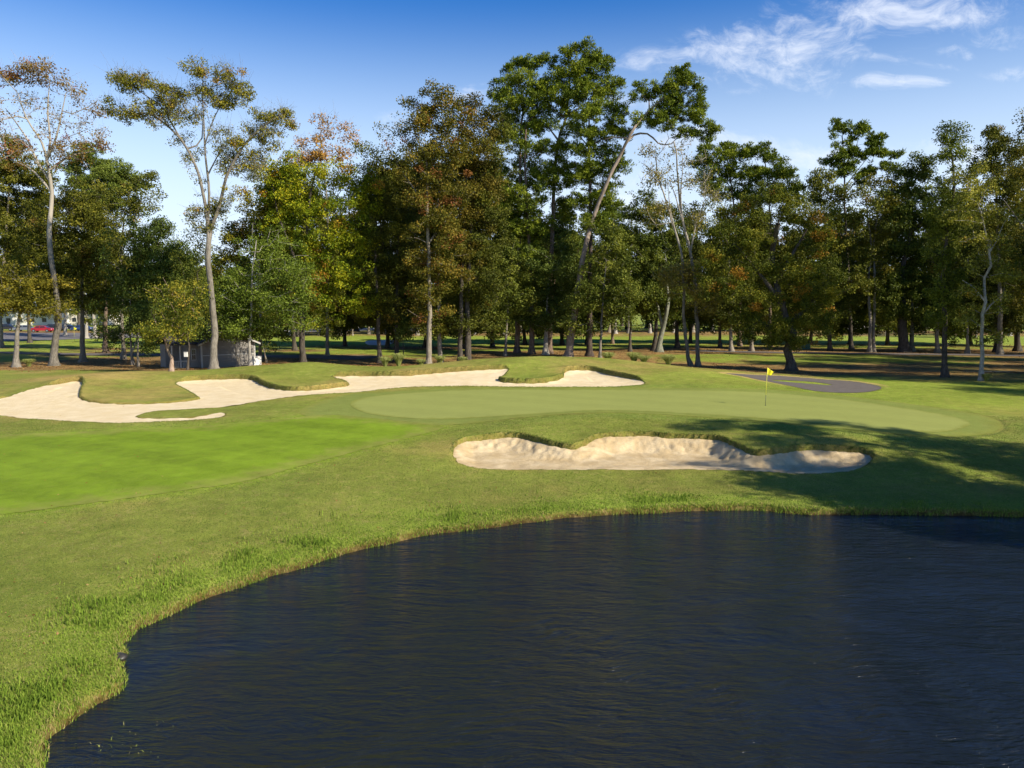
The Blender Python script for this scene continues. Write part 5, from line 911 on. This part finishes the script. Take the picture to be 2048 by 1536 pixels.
# low evergreen hedge mass in front of that wood, where the photograph is solid dark under the crowns
# ---------------------------------------------------------------- golf flags
M_yellow = simple('yellow_flag_cloth', (.80, .72, .02), .6, .3, .04, 5); M_pole = simple('yellow_pole', (.74, .70, .10), .4, .5, .04, 5); M_dkpole = simple('dark_pole_foot', (.10, .115, .06), .5, .4, .05)
M_white = simple('white_paint', (.72, .71, .68), .6, .3, .06, 3); M_trim = simple('trim_paint', (.40, .39, .37), .6, .3, .04, 3)
def flag(px, py, d, h, label, w=.40, ph=0.0, white=False):
    x, y = (at_z(px, py, gz(*at_z(px, py, 0))) if d is None else (float(at_d(px, py, d)[0]), d)); x, y = float(x), float(y)
    r = empty('golf_flag', (x, y, gz(x, y) + .02)); tag(r, label, 'golf flag')
    m = MB(); m.tube([(0, 0, .62), (.01, 0, h * .6), (.045, 0, h)], [.017, .016, .012], 8); m.build('pole', M_white if white else M_pole, r, True)
    m = MB(); m.tube([(-.004, 0, -.1), (0, 0, .62)], .016, 8); m.tube([(0, 0, -.01), (0, 0, .006)], .055, 12); m.build('pole_foot', M_white if white else M_dkpole, r, True)
    if white: return r
    nx, nz = 16, 10; V_ = []                     # limp cloth: hoist edge on the pole, fly edge folded down
    for j in range(nz + 1):
        for i in range(nx + 1):
            u, v = i / nx, j / nz; top = h - .01 - u ** .9 * .25; bot = h - .42 - .05 * math.sin(u * 3.1) + u * .02 - (u > .6) * (u - .6) * -.45
            z = top * (1 - v) + bot * v; V_.append((.045 + u * w * (1 - .18 * abs(v - .55)), .045 * math.sin(u * 8 + v * 2.2 + ph) * (.25 + u), z))
    F_ = [(j * (nx + 1) + i, j * (nx + 1) + i + 1, (j + 1) * (nx + 1) + i + 1, (j + 1) * (nx + 1) + i) for j in range(nz) for i in range(nx)]
    o = link('flag', make_mesh('flag', np.array(V_), np.array(F_), M_yellow, True), r); sm = o.modifiers.new('thickness', 'SOLIDIFY'); sm.thickness = .004; return r
flag(1531, 812, None, 2.2, 'yellow golf flag on a thin pole standing on the putting green')
flag(149, 681, 131, 2.3, 'distant yellow golf flag between tree trunks at far left', w=.55, ph=1)
flag(1771, 671, 150, 2.4, 'distant white pole without cloth on the far green', white=True)

# ---------------------------------------------------------------- shed
def clap(name, c):
    m, t = new_mat(name); p = principled(t, .7, .2); g = t.n('ShaderNodeTexCoord'); s = t.n('ShaderNodeSeparateXYZ'); t.l(g.outputs['Object'], s.inputs[0])
    f = t.math('FRACT', t.math('MULTIPLY', s.outputs[2], 6.5)); h = t.mapr(f, 0, .14, 0, 1); c_ = t.mix(t.mapr(t.noise(g.outputs['Object'], 2, 5), .3, .7), c, tuple(x * .88 for x in c)); t.l(c_, p.inputs['Base Color']); bump(t, h, .8, .03, p); return m
M_clap = clap('clapboard', (.23, .215, .20)); M_roof = simple('roof_shingle', (.05, .048, .05), .9, .2, .3, 9); M_glass = simple('window_glass', (.03, .035, .04), .08, .6, .1); M_darkin = simple('porch_shade', (.05, .05, .05), .9, .1)
A0 = at_d(403, 720, 72.0); A1 = at_d(511, 720, 75.5); ang = math.atan2(A1[1] - A0[1], A1[0] - A0[0]); Ls = math.hypot(A1[1] - A0[1], A1[0] - A0[0])
zg = gz(A0[0] + 1, 74) - .05; r = empty('shed', (A0[0], A0[1], zg), ang); tag(r, 'small white clapboard shed with dark gabled roof, half hidden behind the mound and trunks', 'shed')
Wd, Hh = Ls, 2.45; Dp = 4.6; m = MB()           # gable wall faces the viewer: local x along the wall, y into depth
m.add([(0, 0, 0), (Wd, 0, 0), (Wd, 0, Hh), (Wd / 2, 0, Hh + 1.15), (0, 0, Hh), (0, Dp, 0), (Wd, Dp, 0), (Wd, Dp, Hh), (Wd / 2, Dp, Hh + 1.15), (0, Dp, Hh)], [(0, 1, 2, 4), (2, 3, 4), (6, 5, 9, 7), (7, 9, 8), (5, 0, 4, 9), (1, 6, 7, 2)]); m.build('wall', M_clap, r)
m = MB(); 
for s in (0, 1):
    xa, xb = (-.38, Wd / 2) if s == 0 else (Wd + .38, Wd / 2); za, zb = Hh - .17, Hh + 1.16
    m.add([(xa, -.4, za), (xb, -.4, zb), (xb, Dp + .3, zb), (xa, Dp + .3, za), (xa, -.4, za + .14), (xb, -.4, zb + .14), (xb, Dp + .3, zb + .14), (xa, Dp + .3, za + .14)], [(0, 1, 2, 3), (7, 6, 5, 4), (0, 4, 5, 1), (1, 5, 6, 2), (2, 6, 7, 3), (3, 7, 4, 0)])
m.build('roof', M_roof, r)
for s in (0, 1):
    m = MB(); xa, xb = (-.40, Wd / 2) if s == 0 else (Wd + .40, Wd / 2); m.add([(xa, -.43, Hh - .24), (xb, -.43, Hh + 1.10), (xb, -.43, Hh + 1.27), (xa, -.43, Hh - .07), (xa, -.403, Hh - .24), (xb, -.403, Hh + 1.10), (xb, -.403, Hh + 1.27), (xa, -.403, Hh - .07)], [(0, 1, 2, 3), (7, 6, 5, 4), (0, 4, 5, 1), (1, 5, 6, 2), (2, 6, 7, 3), (3, 7, 4, 0)]); m.build('fascia', M_trim, r)
for x_ in (-.012, Wd - .118):
    m = MB(); m.box(x_, x_ + .13, -.022, .115, 0, Hh - .02); m.build('corner_board', M_trim, r)
m = MB(); m.box(.13, Wd - .13, -.035, -.003, 1.25, 1.33); m.build('rail_trim', M_trim, r)
# left wing with window and open porch
wx0 = -3.4; wn = MB(); wn.box(-1.0, -.003, .55, 4.2, 0, 2.35); w_ = wn.build('wing_wall', M_clap, r)
m = MB(); m.box(-.78, -.32, .50, .547, .85, 1.95); f_ = m.build('window', M_trim, r); m = MB(); m.box(-.72, -.565, .488, .497, .91, 1.37); m.box(-.535, -.38, .488, .497, .91, 1.37); m.box(-.72, -.565, .488, .497, 1.42, 1.89); m.box(-.535, -.38, .488, .497, 1.42, 1.89); m.build('pane', M_glass, f_)
m = MB(); m.box(-2.5, -1.003, 2.6, 4.2, 0, 2.35); m.build('porch_wall', M_clap, r)
for x_ in (-2.45, -1.7): 
    m = MB(); m.tube([(x_, .75, 0), (x_, .75, 2.3)], .07, 10); m.build('porch_post', M_trim, r)
m = MB(); m.box(-2.45, -1.03, .7, .78, .75, .85); m.box(-2.45, -1.03, .7, .78, .1, .17)
for k_ in range(9): m.box(-2.36 + k_ * .145, -2.32 + k_ * .145, .71, .77, .17, .75)
m.build('porch_railing', M_trim, r)
m = MB(); m.add([(-2.8, .1, 2.36), (-.003, .1, 2.36), (-.003, 2.4, 3.3), (-2.8, 2.4, 3.3), (-2.8, .1, 2.48), (-.003, .1, 2.48), (-.003, 2.4, 3.42), (-2.8, 2.4, 3.42)], [(0, 1, 2, 3), (7, 6, 5, 4), (0, 4, 5, 1), (1, 5, 6, 2), (2, 6, 7, 3), (3, 7, 4, 0)]); m.add([(-2.8, 2.402, 3.3), (-.003, 2.402, 3.3), (-.003, 4.6, 2.36), (-2.8, 4.6, 2.36), (-2.8, 2.402, 3.42), (-.003, 2.402, 3.42), (-.003, 4.6, 2.48), (-2.8, 4.6, 2.48)], [(0, 1, 2, 3), (7, 6, 5, 4), (0, 4, 5, 1), (1, 5, 6, 2), (2, 6, 7, 3), (3, 7, 4, 0)]); m.build('porch_roof', M_roof, r)
# lean-to box at the right end that catches the sun
m = MB(); m.box(0, .75, 0, .55, 0, .95); m.box(-.04, .79, -.04, .59, .952, 1.0); p3 = at_d(517, 722, 73.4); o = m.build('storage_box', M_white, None, False, (p3[0] - .45, 73.4, gz(p3[0], 73.4))); o.rotation_euler = (0, 0, ang); tag(o, 'sunlit white storage box at the right corner of the white shed', 'box')
p3 = at_d(372, 709, 66.8); m = MB(); m.box(-.14, .14, -.09, .09, -.2, .2); m.box(-.16, .16, -.12, .11, .202, .225); o = m.build('birdhouse', M_white, None, False, (p3[0] + .0, 66.78, p3[2])); tag(o, 'small white box fixed to the thin dark tree by the shed window', 'birdhouse')

# ---------------------------------------------------------------- cars and buildings at the far left
M_tyre = simple('tyre', (.02, .02, .02), .9, .2); M_rim = simple('rim', (.4, .4, .42), .3, .5, .05, 5, .8); M_cglass = simple('car_glass', (.02, .025, .03), .05, .7, .05)
M_lamp = simple('lamp_lens', (.7, .7, .68), .1, .6, .02); M_tail = simple('tail_lens', (.45, .02, .02), .2, .5, .02)
def car(px, d, col, label, yaw=0.0, suv=False, s=1.0):
    x = float(at_d(px, 660, d)[0]); r = empty('parked_car', (x, d, gz(x, d) + .06), yaw); tag(r, label, 'car', 'cars parked at the far left'); paint = simple('car_paint', col, .25, .6, .03, 1)
    h = 1.62 if suv else 1.42; m = MB()
    low = [(-2.25, .32), (-2.28, .62), (-2.2, .86), (-1.45, .96), (1.2, .98), (1.9, .90), (2.24, .72), (2.28, .36)]
    n = len(low); V_, F_ = [], []
    for k_, (yy_, ins) in enumerate([(-.88, .06), (-.93, 0), (.93, 0), (.88, .06)]):
        for (a, b) in low: V_.append((a * (1 - ins * .35), yy_, b if b < .5 else b - ins * .7))
    for k_ in range(3):
        for i in range(n): F_.append((k_ * n + i, k_ * n + (i + 1) % n, (k_ + 1) * n + (i + 1) % n, (k_ + 1) * n + i))
    F_ += [(0, i + 1, i) for i in range(1, n - 1)] + [(3 * n, 3 * n + i, 3 * n + i + 1) for i in range(1, n - 1)]; m.add(V_, F_)
    top = [(-1.75 if suv else -1.45, .95), (-1.5 if suv else -.95, h - .03), (-.9 if suv else -.6, h), (.55, h), (.8, h - .06), (1.45, .97)]; nt_ = len(top)
    V_ = [(a, -.80 + (b - .95) * .30, b) for a, b in top] + [(a, .80 - (b - .95) * .30, b) for a, b in top]; F_ = [(i, (i + 1) % nt_, nt_ + (i + 1) % nt_, nt_ + i) for i in range(nt_)] + [(0, i + 1, i) for i in range(1, nt_ - 1)] + [(nt_, nt_ + i, nt_ + i + 1) for i in range(1, nt_ - 1)]; m.add(V_, F_)
    m.build('body', paint, r)
    g = MB()
    for sgn in (-1, 1):
        for (a, b, c, d_) in ((-1.25 if suv else -1.05, -.25, -1.3, 0), (-.15, .75, 0, 1)):
            zt = h - .1; y0, y1 = sgn * (.805 - .02), sgn * (.805 - (zt - .95) * .30); bb_ = b + (.28 if d_ else 0)
            g.add([(a, y0 + sgn * .01, 1.02), (bb_, y0 + sgn * .01, 1.02), (b, y1 + sgn * .012, zt), (a + .1, y1 + sgn * .012, zt)], [(0, 1, 2, 3)])
    g.add([(1.42, -.68, 1.02), (1.42, .68, 1.02), (.86, .60, h - .09), (.86, -.60, h - .09)], [(0, 1, 2, 3)]); g.build('windows', M_cglass, r)
    for wx_ in (-1.38, 1.42):
        for sgn in (-1, 1):
            m = MB(); m.tube([(wx_, sgn * .76, .33), (wx_, sgn * .955, .33)], .33, 18); w1 = m.build('wheel', M_tyre, r, False); m = MB(); m.tube([(wx_, sgn * .93, .33), (wx_, sgn * .962, .33)], .2, 12); m.build('rim', M_rim, w1)
    for sgn in (-1, 1):
        m = MB(); m.box(2.17, 2.285, sgn * .66 - .16, sgn * .66 + .16, .60, .74); m.build('headlight', M_lamp, r); m = MB(); m.box(-2.30, -2.19, sgn * .68 - .14, sgn * .68 + .14, .64, .82); m.build('taillight', M_tail, r)
    return r
car(50, 176, (.16, .18, .22), 'blue-grey car parked left of the red car', .1)
car(84, 170, (.35, .015, .03), 'dark red car among the far trunks at left', .15)
car(112, 178, (.03, .03, .035), 'black car behind the thick leaning trunk', .1, True)
car(133, 182, (.02, .025, .04), 'dark car half hidden left of the distant yellow flag', .1)
car(165, 178, (.03, .06, .16), 'dark blue car right of the distant yellow flag', .05)
car(12, 180, (.025, .025, .03), 'black car nearest the left edge', .1, True)
car(566, 195, (.55, .40, .05), 'yellow car glimpsed left of the far pale flared trunk', 0, True)
car(700, 185, (.6, .6, .6), 'white car glimpsed through the far trunks left of the dark straight trunk', 0)
def building(px0, px1, d, h, roof_h, wallm, roofm, label, name='building', nwin=8, depth=10, door=True):
    a, b = at_d(px0, 650, d), at_d(px1, 650, d); L = b[0] - a[0]; r = empty(name, (a[0], d, -.25)); tag(r, label, 'building')
    m = MB(); m.box(0, L, 0, depth, 0, h); m.build('wall', wallm, r)
    m = MB(); m.add([(-.5, -.6, h + .003), (L + .5, -.6, h + .003), (L + .5, depth / 2, h + roof_h), (-.5, depth / 2, h + roof_h), (-.5, depth + .6, h + .003), (L + .5, depth + .6, h + .003)], [(0, 1, 2, 3), (3, 2, 5, 4), (0, 4, 5, 1), (0, 3, 4), (1, 5, 2)]); m.build('roof', roofm, r)
    for k_ in range(nwin):
        c = (k_ + .5) * L / nwin; m = MB(); m.box(c - .7, c + .7, -.06, -.002, 1.0, 2.3); w1 = m.build('window', M_trim, r); m = MB(); m.box(c - .6, c - .03, -.08, -.062, 1.1, 2.2); m.box(c + .03, c + .6, -.08, -.062, 1.1, 2.2); m.build('pane', M_glass, w1)
    if door: m = MB(); m.box(L * .5 - .5, L * .5 + .5, -.05, -.002, 0.02, 2.1); m.build('door', M_roof, r)
    return r
building(-90, 125, 232, 4.6, 1.6, simple('white_render', (.78, .77, .74), .7, .2, .04), simple('pale_roof', (.6, .6, .6), .7, .2), 'long low white building beyond the car park at far left', nwin=9)
building(140, 215, 236, 4.2, 1.5, simple('cream_render', (.72, .68, .6), .7, .2, .04), simple('tan_roof', (.45, .40, .34), .8, .2), 'cream building far behind the distant yellow flag', nwin=4)
building(1000, 1034, 200, 3.0, 1.6, simple('tan_siding', (.36, .32, .26), .8, .2, .08), M_roof, 'small tan house glimpsed between the first central pines', nwin=2)
# utility boxes under the trees on the right
M_gbox = simple('green_box_paint', (.07, .16, .11), .5, .4, .08, 4)
for px, hh_, lab in ((1607, .62, 'smaller green utility box left of its taller neighbour, under the oak'), (1615, .82, 'taller green utility box under the right side of the orange-flecked oak')):
    p3 = at_d(px, 697, 104); m = MB(); m.box(-.28, .28, -.25, .25, 0, hh_); m.box(-.31, .31, -.28, .28, hh_ + .002, hh_ + .05); o = m.build('utility_box', M_gbox, None, False, (p3[0], 104, gz(p3[0], 104))); tag(o, lab, 'utility box')
# ---------------------------------------------------------------- fountain grasses on the back of the mound
M_fgrass = blade_mat('fountain_grass', [(0, (.18, .22, .05)), (.5, (.32, .36, .10)), (1, (.46, .43, .20))])
def clump_mesh(H, Rr, n_, seed):
    rg = np.random.default_rng(seed); a = rg.uniform(0, 6.283, n_); ln = rg.uniform(.25, 1, n_) * Rr; hh_ = H * rg.uniform(.7, 1.1, n_); b0 = np.stack([np.cos(a), np.sin(a), 0 * a], -1) * rg.uniform(0, .12, n_)[:, None]; dr = np.stack([np.cos(a), np.sin(a), 0 * a], -1); sd = np.stack([-np.sin(a), np.cos(a), 0 * a], -1) * .016
    up = np.array([0, 0, 1.]); p1 = b0 + dr * (ln * .3)[:, None] + up * (hh_ * .65)[:, None]; p2 = b0 + dr * (ln * .7)[:, None] + up * hh_[:, None]; p3 = b0 + dr * ln[:, None] + up * (hh_ * .82)[:, None]; b0 = b0 - up * .1
    V_ = np.stack([b0 - sd, b0 + sd, p1 + sd, p1 - sd, p2 + sd * .8, p2 - sd * .8, p3], 1).reshape(-1, 3); i = np.arange(n_)[:, None] * 7; q_ = np.concatenate([i + [[0, 1, 2, 3]], i + [[3, 2, 4, 5]]]); t3 = i + [[5, 4, 6]]
    return make_mesh('grass_clump', V_, [q_, t3], M_fgrass, False, {'tone': ('FACE', 'FLOAT', np.clip(.5 + .2 * rg.standard_normal(n_ * 3), 0, 1))})
for i, (px, d, H, Rr, lab) in enumerate([(770, 69.5, .85, .8, 'fountain grass clump left of the two pale slim trunks, leftmost of the pair there'), (797, 70, 1.15, .95, 'large fountain grass clump left of the two pale slim trunks, taller of the pair there'), (880, 69, .75, .75, 'fountain grass clump at the foot of the slim mottled trunk'), (842, 70, .6, .6, 'small fountain grass clump just left of the tall pale-trunked tree'), (925, 69, .55, .6, 'small fountain grass clump at the foot of the two close black trunks'),
        (1216, 68.5, .8, 1.0, 'fountain grass clump nearest the straight dark pine on the mound'), (1268, 68, .9, 1.1, 'fountain grass clump, second right of the straight dark pine'), (1288, 67.3, .65, 1.0, 'fountain grass clump, third right of the straight dark pine'), (1337, 67, .9, 1.15, 'fountain grass clump left of the bare twin stems'), (57, 74, .7, .8, 'low grass clump right of the pale grey trunk at far left'), (1975, 59.2, .55, .5, 'thin dry weed clump at the foot of the silvery trunk')]):
    p3 = at_d(px, 720, d); o = link('fountain_grass', clump_mesh(H, Rr, 420, 70 + i), None, (p3[0], d, gz(p3[0], d))); tag(o, lab, 'grass clump', 'fountain grasses')
# ---------------------------------------------------------------- dark lump at the waterline, dry sprigs in the water
M_mud = simple('wet_dark_stone', (.035, .032, .03), .4, .4, .5, 14); bx_, by_ = at_z(238, 1316, -1.15)
import bmesh
bm = bmesh.new(); bmesh.ops.create_icosphere(bm, subdivisions=3, radius=.13)
for v in bm.verts:
    n_ = float(vnoise(np.array([v.co.x * 3 + 5]), np.array([v.co.y * 3 + v.co.z * 5]), .35, 3, 3)[0]); v.co *= 1 + .3 * n_; v.co.z *= .55; v.co.x *= 1.25
me = bpy.data.meshes.new('shore_rock'); bm.to_mesh(me); bm.free(); me.materials.append(M_mud)
for p_ in me.polygons: p_.use_smooth = True
o = link('shore_rock', me, None, (float(bx_), float(by_), -1.13)); tag(o, 'dark wet stone at the waterline on the left bank', 'rock')
xy = []
for (px, py, n_) in ((300, 1452, 8), (250, 1500, 10), (200, 1490, 8)):
    x_, y_ = at_z(px + rng.normal(0, 26, n_), py + rng.normal(0, 9, n_), WATER); xy.append(np.stack([x_, y_], -1))
xy = np.concatenate(xy); blades('water_sprigs', xy, np.full(len(xy), WATER), rng.uniform(.02, .07, len(xy)), .012, 1.5, rng.uniform(.7, 1, len(xy)), M_blade, 'sparse dry sprigs poking from the water by the left bank', 'weeds')
# fallen leaves scattered on the near bank
def leaf_scatter(name, n_, xf, label, size, mat):
    x_, y_ = xf(n_); z_ = np.where(sdf(g_back, x_, y_, 2.) > 0, sand_back(x_, y_), from_grid(x_, y_)); ok = sdf(g_pond, x_, y_, 2.) < -.1; x_, y_, z_ = x_[ok], y_[ok], z_[ok]; m_ = len(x_)
    c = np.stack([x_, y_, z_ + .02], -1); nrm = rng.standard_normal((m_, 3)) * .35 + [0, 0, 1]; nrm /= np.linalg.norm(nrm, axis=1)[:, None]; a = np.cross(nrm, rng.standard_normal((m_, 3))); a /= np.linalg.norm(a, axis=1)[:, None]; b = np.cross(nrm, a); s_ = size * rng.uniform(.6, 1.4, (m_, 1))
    V_ = np.stack([c - a * s_, c + b * s_ * .7, c + a * s_, c - b * s_ * .7], 1).reshape(-1, 3); o_ = link(name, make_mesh(name, V_, np.arange(m_ * 4).reshape(-1, 4), mat, False, {'tone': ('FACE', 'FLOAT', rng.random(m_))})); tag(o_, label, 'leaves', kind='stuff')
M_fall = blade_mat('fallen_leaf', [(0, (.16, .07, .03)), (.5, (.32, .15, .06)), (1, (.45, .30, .14))])
def near_xy(n_): y_ = 10 * (4.6 ** rng.random(n_)); return (rng.random(n_) * 1.2 - .75) * y_, y_
leaf_scatter('fallen_leaves', 900, near_xy, 'scattered brown fallen leaves on the near bank and lawn', .03, M_fall)
def wood_xy(n_):
    k_ = rng.integers(0, len(TREE_BASES), n_); tb = np.array(TREE_BASES)[k_]; return tb[:, 0] + rng.normal(0, 5, n_), np.maximum(tb[:, 1] + rng.normal(0, 3.2, n_), 67)
leaf_scatter('leaf_litter', 26000, wood_xy, 'brown leaf litter strewn under the trees', .07, M_fall)
